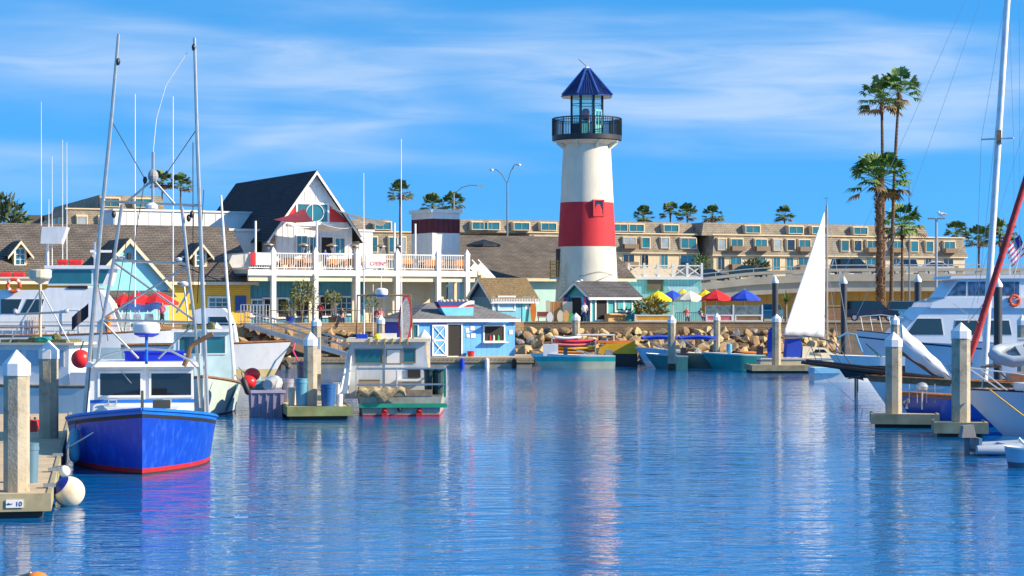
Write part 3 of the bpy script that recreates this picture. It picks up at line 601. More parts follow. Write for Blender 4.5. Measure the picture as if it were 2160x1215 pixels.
lg=bpy.data.materials.new('lantern_glass'); lg.use_nodes=True; t_=lg.node_tree; t_.nodes.clear(); o_=t_.nodes.new('ShaderNodeOutputMaterial'); mx_=t_.nodes.new('ShaderNodeMixShader'); tr_=t_.nodes.new('ShaderNodeBsdfTransparent'); gl_=t_.nodes.new('ShaderNodeBsdfGlossy')
tr_.inputs[0].default_value=(.62,.85,.86,1); gl_.inputs['Roughness'].default_value=.03; mx_.inputs[0].default_value=.16; t_.links.new(tr_.outputs[0],mx_.inputs[1]); t_.links.new(gl_.outputs[0],mx_.inputs[2]); t_.links.new(mx_.outputs[0],o_.inputs[0])
part(MB().lathe([(rl*.97,zl0+1.05),(rl*.97,zl1)],8,(0,0,0),PH,cap=False),'lantern_glass',lg,lh)
# glazed door facing the water on the right
a=2*math.pi*(5+PH)/8;b_=2*math.pi*(6+PH)/8; p=Vector((math.cos(a),math.sin(a),0))*rl; q=Vector((math.cos(b_),math.sin(b_),0))*rl; q2=Vector((math.cos(b_+.785),math.sin(b_+.785),0))*rl
p,q=q,q2
dm=MB()
for f0,f1,z0,z1 in ((.1,.2,0,2.2),(.8,.9,0,2.2),(.1,.9,2.1,2.25),(.1,.9,0,.9),(.47,.53,.9,2.2),(.1,.9,1.5,1.56)):
    A=p.lerp(q,f0)*1.03;B=p.lerp(q,f1)*1.03; dm.hexa([A+Vector((0,0,zl0+z0)),B+Vector((0,0,zl0+z0)),B*.97+Vector((0,0,zl0+z0)),A*.97+Vector((0,0,zl0+z0)),A+Vector((0,0,zl0+z1)),B+Vector((0,0,zl0+z1)),B*.97+Vector((0,0,zl0+z1)),A*.97+Vector((0,0,zl0+z1))])
part(dm,'door',TQ,lh)
part(MB().lathe([(.35,zl0),(.35,zl0+1.3),(.2,zl0+1.35)],12,(-.1,0,0)),'lamp_pedestal',W,lh); part(MB().lathe([(.3,zl0+1.4),(.36,zl0+1.6),(.36,zl0+2.2),(.2,zl0+2.4)],14,(-.1,0,0)),'beacon_lamp',RED,lh,True)
BT=mat('blue_roof_tile',(.008,.022,.12),.3,var=.3,vs=6,coat=.4); re=2.36; za=zz(146)
rf=part(MB().lathe([(re,zl1-.12),(re,zl1),(.22,za)],8,(0,0,0),PH),'roof',BT,lh)
for k in range(8):
    a=2*math.pi*(k+PH)/8; d=Vector((math.cos(a),math.sin(a),0)); mb=MB()
    mb.tube([d*(re+.03)+Vector((0,0,zl1+.03)),d*.24+Vector((0,0,za+.05))],.1,6); part(mb,'hip_tile',mat('hip_tile_blue',(.025,.075,.32),.25,var=.3,vs=8,coat=.5),rf)
    b_=2*math.pi*(k+1+PH)/8; e2=Vector((math.cos(b_),math.sin(b_),0)); mb=MB()
    for i in range(1,7):
        f=i/7; s=d.lerp(e2,f)*re; tf=1-abs(f-.5)*0; top=d.lerp(e2,f)*.24; lim=min(f,1-f)*2
        mb.tube([s+Vector((0,0,zl1+.02)),s.lerp(top,max(.15,lim*.98))+Vector((0,0,zl1+(za-zl1)*max(.15,lim*.98)+.02))],.05,5)
    part(mb,'tile_rolls',BT,rf)
part(MB().lathe([(.34,za-.25),(.3,za),(.16,za+.2),(.02,za+.25)],12),'finial',LW,lh,True)
part(MB().tube([(0,0,za+.2),(-.75,0,za+.9)],.03,5),'lightning_rod',BI,lh)
# deep set window in the red band
ang=math.atan2(-math.cos(.42),math.sin(.42)); zc=(zz(441))
d=Vector((math.sin(.4),-math.cos(.4),0)); s_=Vector((d.y*-1,d.x,0)); rr_=rad(zc)
def wbox(mb,u0,u1,z0,z1,d0,d1):
    pts=[]
    for z in (z0,z1):
        for dd,u in ((d1,u0),(d1,u1),(d0,u1),(d0,u0)): p=d*dd+s_*u; pts.append((p.x,p.y,z))
    return mb.hexa(pts)
mb=wbox(MB(),-.55,.55,zc+.62,zc+.72,rr_-.5,rr_+.1); wbox(mb,-.55,-.42,zc-.65,zc+.62,rr_-.5,rr_+.12); wbox(mb,.42,.55,zc-.65,zc+.62,rr_-.5,rr_+.02); wbox(mb,-.55,.55,zc-.75,zc-.65,rr_-.5,rr_+.1)
o=part(mb,'window_surround',LR,lh); part(wbox(MB(),-.42,.42,zc-.65,zc+.62,rr_-.5,rr_-.02),'pane',DGLASS,o)
# entrance platform with ladder cage at the left foot
zp=zz(585); YOR=mat('yellow_orange',(.7,.33,.04),.6)
part(MB().box(-3.3,-1.9,-1.3,1.2,zp-.15,zp),'platform',STEEL,lh)
part(MB().box(-2.72,-2.0,-1.0,.9,zp,zp+2.5),'door_recess',mat('shade_brown',(.1,.06,.05),.8),lh)  # solid dark box; the recess's shade is put into its brown
mb=MB()
for x in (-3.25,-2.6): mb.tube([(x,-1.3,zp-.1),(x,-1.3,zp+1.5)],.05,6)
for k in range(6): mb.tube([(-3.25,-1.3,zp+k*.28),(-2.6,-1.3,zp+k*.28)],.03,5)
mb.tube([(-3.25,1.2,zp),(-3.25,1.2,zp+1.4),(-3.25,-1.3,zp+1.4)],.04,5); part(mb,'ladder_cage',YOR,lh)
mb=MB()
for x in (-2.35,-1.95): mb.tube([(x,-2.1,0),(x,-2.0,zp+1.2)],.03,5)
for k in range(14): mb.tube([(-2.35,-2.08,.3+k*.3),(-1.95,-2.08,.3+k*.3)],.02,5)
part(mb,'access_ladder',STEEL,lh)
mb=MB().tube([(math.sin(a)*2.75,-math.cos(a)*2.75,zz(579)+.2*math.sin(a*4)) for a in [x*.1 for x in range(-3,11)]],.018,5); mb.tube([(math.sin(a)*2.85,-math.cos(a)*2.85,zz(600)+1.1*max(0,a)) for a in [x*.1 for x in range(0,9)]],.018,5); part(mb,'cable',BLACK,lh)
# ================================================================ promenade: huts, patio, umbrellas
def hut(name,label,px0,px1,pyb,Y,rz,wd,ze,zr,wall,roofm,over=.35,side=None):
    """small gabled hut, ridge along the front; root at the front left corner"""
    t=T(name,label,'hut',G(px0,Y,3.2),rz); x1=on(t,px1,pyb,0).x
    ym=wd/2; part(MB().box(0,x1,0,wd,0,ze),'wall',wall,t); part(MB().yz([(0,ze),(wd,ze),(ym,zr-.12)],0,x1),'gable_wall',side or wall,t)
    gable_roof(t,0,x1,0,wd,ze,zr,roofm,over,axis='x'); mb=MB()
    for x in (0,x1): mb.box(x-.07,x+.07,-.07,.07,0,ze)
    part(mb,'corner_boards',W,t); return t,x1
TEAL2=mat('teal_hut_boards',(.07,.42,.45),.6,var=.1,lines=('X',.4,.07,.55)); BLU2=mat('blue_hut_boards',(.15,.42,.56),.6,var=.1,lines=('X',.4,.07,.55))
DKSH=shingle('charcoal_shingle',(.12,.12,.125),(.09,.09,.095),(.035,.035,.037),.5,.25)
h1,x1=hut('shop_hut','teal boarded souvenir hut with charcoal roof at the foot of the lighthouse',1246,1343,672,168,VR,4.4,2.35,3.5,TEAL2,DKSH,.4)
wpx(h1,1257,1279,629,674,-.01,pm=DARK,fw=.12,name='doorway'); o=wpx(h1,1299,1331,627,655,-.01,nx=0,nz=0,fw=.14); 
a=on(h1,1299,655,0);b2=on(h1,1331,627,0); xm=(a.x+b2.x)/2
for x0,x1_ in ((a.x+.1,xm-.1),(xm+.1,b2.x-.1)): part(MB().box(x0,x1_,-.12,-.06,a.z+.12,b2.z-.12),'shutter',TEAL2,o)
part(MB().box(xm-.1,xm+.1,-.14,-.03,a.z,b2.z),'mullion',W,o)
# entrance in the shaded gable end, with goods hung out
part(MB().box(-.06,-.02,1.2,3.2,0,2.1),'entrance',DARK,h1); part(MB().box(-.1,-.02,1.05,1.2,0,2.2).box(-.1,-.02,3.2,3.35,0,2.2).box(-.1,-.02,1.05,3.35,2.1,2.25),'door_frame',BLU2,h1)
CLO=[mat('cloth_red',(.5,.03,.06),.8),mat('cloth_blue',(.03,.1,.45),.8),mat('cloth_navy',(.02,.03,.12),.8),mat('cloth_sky',(.15,.35,.75),.8),mat('cloth_pink',(.6,.12,.2),.8)]
hang=[(3.9,CLO[0],'red patterned'),(3.5,CLO[1],'royal blue'),(.75,CLO[3],'sky blue'),(.35,CLO[4],'pink striped'),(-.02,CLO[2],'navy')]
for y,m_,nm in hang:
    mb=MB().grid(lambda u,v:(.1*math.sin(v*3)-.12-.1*(1-abs(u-.5)),.42*(u-.5)*(1+.3*v),1.5*(v-1)),6,5); o=one(mb,'hanging_towel',m_,f'{nm} beach towel hung outside the teal souvenir hut','towel',h1.matrix_world@Vector((-.2,y,2.15)),VR); s=o.modifiers.new('t','SOLIDIFY'); s.thickness=.04
CARD=mat('cardboard',(.55,.33,.14),.85,var=.1)
for i,(px,w_,h_) in enumerate(((1290,1.15,.75),(1310,.8,.72))):
    a=on(h1,px,672,-.9); o=T('cardboard_box',('larger' if i==0 else 'smaller')+' brown cardboard carton standing before the teal hut','carton',h1.matrix_world@Vector((a.x-.3,-.9,0)),VR+.1*i)
    part(MB().box(0,w_*.98,0,.7,0,h_),'carton_body',CARD,o); part(MB().hexa([(0,-.3,h_-.12),(w_*.98,-.3,h_-.12),(w_*.98,.0,h_+.003),(0,0,h_+.003),(0,-.3,h_-.1),(w_*.98,-.3,h_-.1),(w_*.98,0,h_+.02),(0,0,h_+.02)]),'flap',CARD,o)
h2,x2=hut('rental_hut','blue boarded hut with a brown thatched roof beside the stairs',1040,1126,672,165,VR,4.2,2.15,3.75,BLU2,THATCH,.4,side=mat('blue_boards_shaded',(.04,.12,.2),.6))  # gable end: the same blue boards, their shade put into a darker colour
wpx(h2,1052,1084,627,652,-.01,fw=.12,pm=mat('pale_blue_blind',(.25,.5,.7),.4)); a=on(h2,1101,671,0);b2=on(h2,1119,626,0); o=part(MB().box(a.x,b2.x,-.06,-.02,.02,b2.z),'door',mat('turquoise_door',(.12,.5,.52),.5),h2); part(MB().box(a.x+.25,a.x+.6,-.08,-.062,1.1,1.5),'notice',W,o)
mb=MB()
for k in range(30): mb.bar((-.35+k*(x2+.7)/30,-.42,2.0),(-.33+k*(x2+.7)/30,-.46,1.78),.05,.04)
part(mb,'thatch_fringe',W,h2)
# boards, gate and seats between the huts
def surfboard(label,p,h,wd,m,lean=.25,rz=0,name='surfboard',cat='surfboard',stripe=None):
    t=T(name,label,cat,p,rz); sh=[]
    for k in range(13):
        f=k/12; wv=wd/2*(math.sin(math.pi*min(1,f*.93+.05))**.6); sh.append((wv,f*h))
    poly=[(x,z) for x,z in sh]+[(-x,z) for x,z in sh[::-1]]
    def fn(p_,k): return (p_[0],p_[1]*math.sin(lean)*0.35+(.035 if k else -.035),p_[1])
    part(MB().prism(poly,fn),'board',m,t)
    if stripe: part(MB().prism([(x*.72,z*.9+.1) for x,z in poly],lambda p_,k:(p_[0],p_[1]*math.sin(lean)*.35+(-.04 if k else -.06),p_[1])),'deck_pad',stripe,t)
    return t
yw=166.2
surfboard('orange surfboard leaning against the wall beside the thatched hut',G(1125,yw,3.2),2.0,.5,ORANGE)
for px,nm,m_,h_ in ((1160,'short white',W,.9),(1182,'white and cream',CREAM,1.05),(1194,'pale orange',mat('pale_orange',(.75,.4,.12),.5),1.05),(1206,'green',mat('leaf_green',(.05,.45,.08),.5),.8)):
    surfboard(f'{nm} bodyboard propped on the promenade wall by the lighthouse',G(px,165.3,3.2),h_,.55,m_,name='bodyboard',cat='bodyboard')
gt=T('wooden_gate','orange wooden plank gate between the two huts','gate',G(1160,168.5,3.2))
for k in range(7): part(MB().box(.02+k*.15,.155+k*.15,0,.05,.05,1.75),'plank',mat('orange_planks',(.5,.2,.05),.7,var=.2),gt)
part(MB().box(-.35,0,-.05,.1,0,1.85),'frame_panel',CREAM,gt); part(MB().box(1.08,1.9,-.05,.1,0,1.75),'frame_panel',CREAM,gt)
bs=T('bench','dark red bench standing before the wooden gate','bench',G(1133,166.8,3.2)); MRD=mat('dull_red',(.3,.06,.05),.6)
part(MB().box(0,1.2,0,.4,.42,.48),'seat',MRD,bs); part(MB().box(0,1.2,.38,.43,.5,.9),'backrest',MRD,bs)
for x in (.1,1.1): part(MB().box(x-.04,x+.04,.05,.35,0,.42),'leg',MRD,bs)
# turquoise cafe with the crossed balcony rail
cf=T('cafe_building','turquoise cafe with white crossed balcony railing and sloping glass canopy','building',G(1326,186,3.2),R(3))
xb=on(cf,1480,600,0).x; zr0=on(cf,1400,584,0).z; zrt=on(cf,1400,560,0).z; TQB=mat('turquoise_boards',(.25,.62,.62),.6,lines=('X',.3,.12,.6))
part(MB().box(0,xb,0,8,0,zr0-.25),'wall',TQB,cf); part(MB().box(-.2,xb+.1,-.3,8,zr0-.25,zr0),'balcony_floor',W,cf)
zt_=zrt; xs=[0,xb*.21,xb*.4,xb*.6,xb*.8,xb]
for x in xs: part(MB().box(x-.1,x+.1,-.22,-.02,zr0,zt_+.22),'rail_post',W,cf)
for xa,xc in zip(xs,xs[1:]):
    part(MB().bar((xa,-.12,zr0+.05),(xc,-.12,zt_-.05),.06,.1).bar((xa,-.13,zt_-.05),(xc,-.13,zr0+.05),.06,.1),'cross_brace',W,cf)
part(MB().box(0,xb,-.2,-.04,zt_-.08,zt_+.04).box(0,xb,-.18,-.06,zr0+.03,zr0+.1),'rails',W,cf)
a=on(cf,1367,612,-.1);b2=on(cf,1397,590,-.1); o=part(ring(MB(),a.x,b2.x,a.z,b2.z,-.05,.1,.08),'board_frame',mat('green_frame',(.03,.22,.08),.6),cf); part(MB().box(a.x,b2.x,-.1,-.06,a.z,b2.z),'board',mat('brown_board',(.16,.13,.09),.8),o)
a=on(cf,1408,606,-.3);b2=on(cf,1478,622,-2.6); part(MB().hexa([(a.x,-.3,a.z),(b2.x,-.3,a.z),(b2.x,-2.6,b2.z),(a.x,-2.6,b2.z),(a.x,-.3,a.z+.06),(b2.x,-.3,a.z+.06),(b2.x,-2.6,b2.z+.06),(a.x,-2.6,b2.z+.06)]),'canopy',mat('glass_canopy',(.3,.48,.5),.25),cf)
# patio fence
pf=T('patio_fence','low white framed patio fence with orange, pink and brown panels on the quay wall','fence',G(1340,165.2,3.2))
for p0,p1,nm,m_ in ((1340,1420,'orange_panel',mat('panel_orange',(.8,.36,.02),.6)),(1490,1545,'pink_panel',mat('panel_pink',(.75,.16,.2),.6)),(1551,1607,'brown_panel',mat('panel_brown',(.3,.17,.07),.7))):
    a=on(pf,p0,672,0).x;b2=on(pf,p1,672,0).x; part(MB().box(a+.08,b2-.08,0,.05,.2,.55),nm,m_,pf); part(ring(MB(),a+.08,b2-.08,.2,.55,.06,.12,.1),'panel_frame',W,pf)
for px,h_ in ((1340,.7),(1420,1.45),(1490,.7),(1547,1.5),(1608,1.5)): x=on(pf,px,672,0).x; part(MB().box(x-.06,x+.06,-.02,.1,0,h_),'fence_post',W,pf)
for p0,p1 in ((1490,1545),(1549,1607)): a=on(pf,p0,672,0).x;b2=on(pf,p1,672,0).x; part(MB().box(a,b2,.02,.04,.7,1.45),'wind_screen',mat('wind_screen',(.16,.22,.22),.1,var=.4,vs=3),pf)
a=on(pf,1425,672,0).x;b2=on(pf,1487,672,0).x; mb=MB()
for k in range(16): mb.box(a+(b2-a)*k/15-.02,a+(b2-a)*k/15+.02,.02,.05,0,.8)
part(mb.box(a,b2,0,.06,.8,.86),'picket_gate',mat('blue_grey_iron',(.08,.13,.25),.5),pf)
def umbrella(label,px,py,Y,r,m,zt=None,h=.75,name='patio_umbrella',base=3.2):
    p=P(px,py,Y); t=T(name,label,'umbrella',(p.x,Y,base)); z=p.z-base; n_=8
    mb=MB(); i0=len(mb.v); mb.v.append(Vector((0,0,z)))
    for j,(f,dz) in enumerate(((.5,-.42*h),(1.0,-h))):
        for q in range(32):
            an=2*math.pi*q/32; sc=1-.07*abs(math.sin(an*4)) if j else 1-.03*abs(math.sin(an*4)); mb.v.append(Vector((math.cos(an)*r*f*sc,math.sin(an)*r*f*sc,z+dz-.05*abs(math.sin(an*4))*f)))
    for q in range(32):
        mb.f.append((0,1+q,1+(q+1)%32)); mb.f.append((1+q,33+q,33+(q+1)%32,1+(q+1)%32))
    for q in range(32):
        k=len(mb.v); a_,b_=mb.v[33+q],mb.v[33+(q+1)%32]; mb.v+=[a_+Vector((0,0,-.16)),b_+Vector((0,0,-.16))]; mb.f.append((33+q,33+(q+1)%32,k+1,k))
    o=part(mb,'canopy',m,t); s=o.modifiers.new('t','SOLIDIFY'); s.thickness=.015
    part(MB().tube([(0,0,0),(0,0,z+.12)],.03,6),'pole',ALU,t)
    for q in range(8): an=2*math.pi*q/8; part(MB().tube([(math.cos(an)*.1,math.sin(an)*.1,z-.08),(math.cos(an)*r*.96,math.sin(an)*r*.96,z-h-.03)],.012,4),'rib',ALU,t)
    return t
UY=mat('umbrella_yellow',(.85,.62,.01),.7); UB=mat('umbrella_blue',(.01,.06,.5),.7); UW=mat('umbrella_cream',(.75,.7,.55),.7); UR=mat('umbrella_red',(.7,.015,.02),.7)
umbrella('yellow patio umbrella beside the leafy bush and teal hut',1388,613,171,1.2,UY); umbrella('dark blue patio umbrella next to the yellow umbrella',1418,612,172.5,1.3,UB)
umbrella('small yellow patio umbrella behind the cream one',1441,610,176,1.0,UY); umbrella('cream patio umbrella between blue and red umbrellas',1455,613,169.5,1.35,UW)
umbrella('yellow patio umbrella behind the red umbrella',1488,611,176,1.1,UY); umbrella('bright red patio umbrella over the pink fence panel',1511,611,169,1.4,UR); umbrella('bright blue patio umbrella over the brown fence panel',1571,611,169,1.35,UB)
for i,(px,py,nm) in enumerate(((262,620,'beside the blue gable, behind the blue boat canvas'),(292,616,'under the centre of the pale blue gable'),(335,615,'at the right corner of the pale blue gable'))):
    umbrella(f'red cafe umbrella {nm}',px,py,148.5,1.5,UR,h=.8)
umbrella('black cafe umbrella at the head of the outside stairs',1020,505,176,1.5,BLACK,h=.45,base=3.2+zf)
# ---------------------------------------------------------------- foliage
def leafmat(name,c): return mat(name,c,.6,var=.45,vs=2.5)
def bush(label,p,r,h,m,n_=260,seed=1,name='bush',cat='bush',trunk=None,pot=None):
    t=T(name,label,cat,p); q=random.Random(seed); mb=MB(); z0=trunk or 0
    for k in range(n_):
        while True:
            v=Vector((q.uniform(-1,1),q.uniform(-1,1),q.uniform(-1,1)))
            if .25<v.length<1: break
        c=Vector((v.x*r,v.y*r,z0+(v.z*.5+.5)*h)); d=(v+Vector((q.uniform(-.6,.6),q.uniform(-.6,.6),q.uniform(-.2,.8)))).normalized(); s=d.cross(Vector((q.uniform(-1,1),q.uniform(-1,1),.3))).normalized(); l_=q.uniform(.14,.3)*max(r,.5); w_=l_*.35
        mb.quad([c-s*w_,c+d*l_*.6-s*w_*.6,c+d*l_*1.3,c+d*l_*.6+s*w_*.6,c+s*w_])
    part(mb,'crown',m,t); br=MB()
    for k in range(6): a=k*1.05; br.tube([(0,0,.0),(math.cos(a)*r*.2,math.sin(a)*r*.2,z0+.2*h),(math.cos(a)*r*.6,math.sin(a)*r*.6,z0+h*.7)],.05*max(r,.4),5,r1=.012)
    part(br,'trunk',DWOOD,t)
    if pot: part(MB().lathe([(.25,0),(.36,.5),(.38,.55),(.3,.55)],12),'pot',pot,t)
    return t
OLG=leafmat('olive_leaf',(.14,.15,.03)); GRN=leafmat('green_leaf',(.05,.12,.025)); PINE=leafmat('pine_leaf',(.05,.08,.03))
bush('olive green leafy bush with yellow flowers beside the teal hut',G(1372,168.5,3.2),1.35,2.1,leafmat('yellow_green_leaf',(.2,.16,.02)),420,5)
bush('potted yellow green shrub on the restaurant patio by the ramp rail',G(612,155.3,3.2),.75,1.5,OLG,220,6,trunk=.5,pot=BLUEP)
bush('tall thin potted tree against the second deck post',G(637,156.2,3.2),.9,2.0,OLG,260,7,trunk=1.4); bush('narrow columnar shrub beside the restaurant deck post',G(661,157.5,3.2),.4,3.3,GRN,220,8,trunk=.6)
bush('round topped potted tree in front of the restaurant windows',G(702,156.5,3.2),.75,1.1,OLG,220,9,trunk=1.5,pot=mat('terracotta',(.35,.13,.05),.8)); bush('small potted tree under the right half of the deck',G(780,160,3.2),.6,1.3,GRN,180,10,trunk=1.0)
bush('dark pine tree rising behind the grey roof at the building end',G(4,300,3.2),3.6,9,PINE,900,11,name='pine_tree',cat='tree',trunk=9)
bush('dark shrubs growing along the apartment wall above the ramp',G(1595,400,3.2),2.6,2.6,PINE,300,12,trunk=7.8); bush('low green tree in front of the far apartment wall',G(1480,400,3.2),2,4,GRN,200,13,trunk=7.5)
def palm(label,p,h,r,tr,seed,m=None,nf=34,skirt=.5,boots=False,lean=0,fl=.9,group=None,simple=False):
    t=T('palm_tree',label,'palm tree',p,0,group); q=random.Random(seed); k=9; pts=[]; rs_=[]
    for i in range(k+1): f=i/k; pts.append((lean*f*f,0,h*f)); rs_.append(tr*(1.25-.45*f if not boots else 1.1-.15*f)*(1+.06*((i%2)*2-1)))
    part(MB().tube(pts,rs_,10),'trunk',mat('palm_trunk',(.17,.1,.06),.95,var=.35,vs=3,bump=.8,bs=9,lines=('Z',.35,.25,.6)),t)
    if boots:
        mb=MB()
        for i in range(int(h/.16)*5):
            z=q.uniform(.6,h); a=q.uniform(0,6.28); d=Vector((math.cos(a),math.sin(a),0)); c=d*tr*.95+Vector((lean*(z/h)**2,0,z)); s=Vector((-d.y,d.x,0))*.13
            mb.quad([c-s,c+s,c+s*.5+d*.22+Vector((0,0,.28)),c-s*.5+d*.22+Vector((0,0,.28))])
        part(mb,'leaf_bases',mat('palm_boots',(.24,.14,.07),.9,var=.4,vs=5),t)
    mb=MB(); dead=MB(); top=Vector((lean,0,h))
    for i in range(nf):
        a=i*2.39996+q.uniform(-.2,.2); e=q.uniform(-.55,1.35) if not simple else q.uniform(-.5,1.3)
        d=Vector((math.cos(a)*math.cos(e),math.sin(a)*math.cos(e),math.sin(e))); st=top+d*.15; ln=r*q.uniform(.5,.66); hub=st+d*ln+Vector((0,0,-.08*r*math.cos(e)))
        M_=mb if e>-.3 else dead
        M_.bar(st,hub,.05*r/2,.03*r/2)
        side=d.cross(Vector((0,0,1))).normalized(); up=side.cross(d).normalized(); nb=11 if not simple else 7
        for j in range(nb):
            g_=(j/(nb-1)-.5)*2.7; dd=(d*math.cos(g_)+side*math.sin(g_)+up*.12*math.cos(g_*2)).normalized(); L_=r*.5*(.75+.25*math.cos(g_))*q.uniform(.85,1.1)*fl; tip=hub+dd*L_+Vector((0,0,-.32*L_*(.5+.5*math.cos(e)))); mid=hub+dd*L_*.6
            s=dd.cross(up).normalized()*L_*(.2 if simple else .13)
            M_.quad([hub,mid-s,tip,mid+s])
    part(mb,'crown',m or leafmat('palm_green',(.1,.2,.035)),t)
    if dead.v: part(dead,'dead_fronds',leafmat('palm_dry',(.2,.13,.05)),t)
    sk=MB()
    for i in range(40):
        a=q.uniform(0,6.28); z=h-q.uniform(.1,skirt*r*1.0); d=Vector((math.cos(a),math.sin(a),0)); c=top*0+Vector((lean,0,z))+d*tr*.8; s=Vector((-d.y,d.x,0))*.08
        sk.quad([c-s,c+s,c+d*.3*r*.5+Vector((0,0,-.4))])
    part(sk,'skirt',leafmat('palm_skirt',(.2,.1,.045)),t)
    return t
palm('thick trunked fan palm with a broad crown, shortest before the ramp',G(1857,186,3.2),13.2,3.1,.3,1,boots=True,nf=40,lean=-.2)
palm('tall slender fan palm with the highest crown beside the thick trunked palm',G(1880,188,3.2),21.6,2.4,.16,2,nf=32,lean=.75); palm('tall slender fan palm rising behind the thick trunked palm',G(1864,195,3.2),21.6,2.5,.17,3,nf=32,lean=-.2)
palm('slim young palm with drooping feathery crown beside the tall palms',G(1903,190,3.2),9.0,2.2,.13,4,nf=26,fl=1.1)
for i,(px,py,Y,r,txt) in enumerate(((342,383,440,2.1,'left of a pair above the left apartment roof'),(381,390,440,2.1,'right of a pair above the left apartment roof'),(844,406,330,1.7,'standing between the restaurant and the white stair tower'),(912,434,470,2.4,'just showing over the top of the white stair tower'),(955,430,430,2.2,'behind the single arm street lamp'),
        (1357,455,470,2.0,'next to the lighthouse above the middle apartment block'),(1414,447,470,2.0,'over the middle of the central apartment roof'),(1450,450,470,2.0,'over the right end of the central apartment roof'),(1503,455,450,2.0,'in the gap between the two right apartment blocks'),(1655,455,470,1.9,'above the roof of the long right apartment block'),
        (2018,490,450,2.3,'at the right end of the long apartment block'),(2065,505,330,2.0,'left of the white yacht mast'),(2110,495,320,2.2,'right of the white yacht mast'))):
    z=P(px,py,Y).z; palm(f'distant fan palm {txt}',G(px,Y,3.2),z-3.2,r*1.25,.2,20+i,nf=34,fl=1.15,group='distant palms on the skyline',m=leafmat('far_palm_green',(.09,.15,.035)))
yu=T('yucca','spiky yucca plant beside the blue car under the ramp','plant',G(1658,175,3.2)); mb=MB(); q=random.Random(4)
for k in range(70):
    a=q.uniform(0,6.28);e=q.uniform(-.4,1.4); d=Vector((math.cos(a)*math.cos(e),math.sin(a)*math.cos(e),math.sin(e))); s=d.cross(Vector((0,0,1))).normalized()*.05; c=Vector((0,0,1.7)); mb.quad([c-s,c+s,c+d*1.2])
part(mb,'crown',GRN,yu); part(MB().tube([(0,0,0),(0,0,1.75)],.14,7,r1=.1),'trunk',DWOOD,yu)
# ---------------------------------------------------------------- street lamps
LP=mat('lamp_pole_grey',(.2,.24,.27),.5,metal=.3)
t=T('street_lamp','tall grey street lamp with two curved arms left of the lighthouse','street lamp',G(1070,196,3.2)); k=196/F; zt=P(1070,385,196).z-3.2
part(MB().tube([(0,0,0),(0,0,zt)],.13,8,r1=.08),'pole',LP,t)
for sx,dx,dz,hx in ((-1,1.35,1.25,1043),(1,.95,1.75,1090)):
    part(MB().tube([(0,0,zt-.1),(sx*dx*.35,0,zt+dz*.6),(sx*dx*.75,0,zt+dz),(sx*dx,0,zt+dz+.03)],.05,6),'arm',LP,t); part(MB().lathe([(.05,.16),(.2,.1),(.24,0),(.1,-.06)],10,(sx*(dx+.2),0,zt+dz-.05)),'lamp_head',ALU,t,True)
t=T('street_lamp','single arm street lamp behind the white stair tower','street lamp',G(957,215,3.2)); zt=P(957,408,215).z-3.2
part(MB().tube([(0,0,0),(0,0,zt)],.1,8),'pole',LP,t); part(MB().tube([(0,0,zt-.1),(.9,0,zt+.65),(1.8,0,zt+.9),(2.6,0,zt+.85)],.05,6),'arm',LP,t); part(MB().box(2.5,3.3,-.15,.15,zt+.74,zt+.92),'lamp_head',ALU,t)
t=T('street_lamp','slim street lamp with a short arm beside the tall palms','street lamp',G(1918,192,3.2)); zt=P(1918,385,192).z-3.2
part(MB().tube([(0,0,0),(0,0,zt)],.09,8,r1=.06),'pole',LP,t); part(MB().tube([(0,0,zt),(-.9,0,zt+.6)],.04,6),'arm',LP,t); part(MB().box(-1.5,-.85,-.12,.12,zt+.55,zt+.68),'lamp_head',LP,t)
t=T('parking_lamp','grey T shaped car park lamp with two flat heads behind the yacht','street lamp',G(1975,180,3.2)); zt=P(1975,462,180).z-3.2
part(MB().tube([(0,0,0),(0,0,zt)],.11,8),'pole',mat('lamp_blue_grey',(.3,.35,.45),.5),t)
for sx in (-1,1): part(MB().box(sx*.1 if sx>0 else -.75,.75 if sx>0 else -.1,-.18,.18,zt-.02,zt+.1),'lamp_head',LP,t)
part(MB().box(-.25,.25,-.16,-.12,1.2,2.4),'notice',W,t)
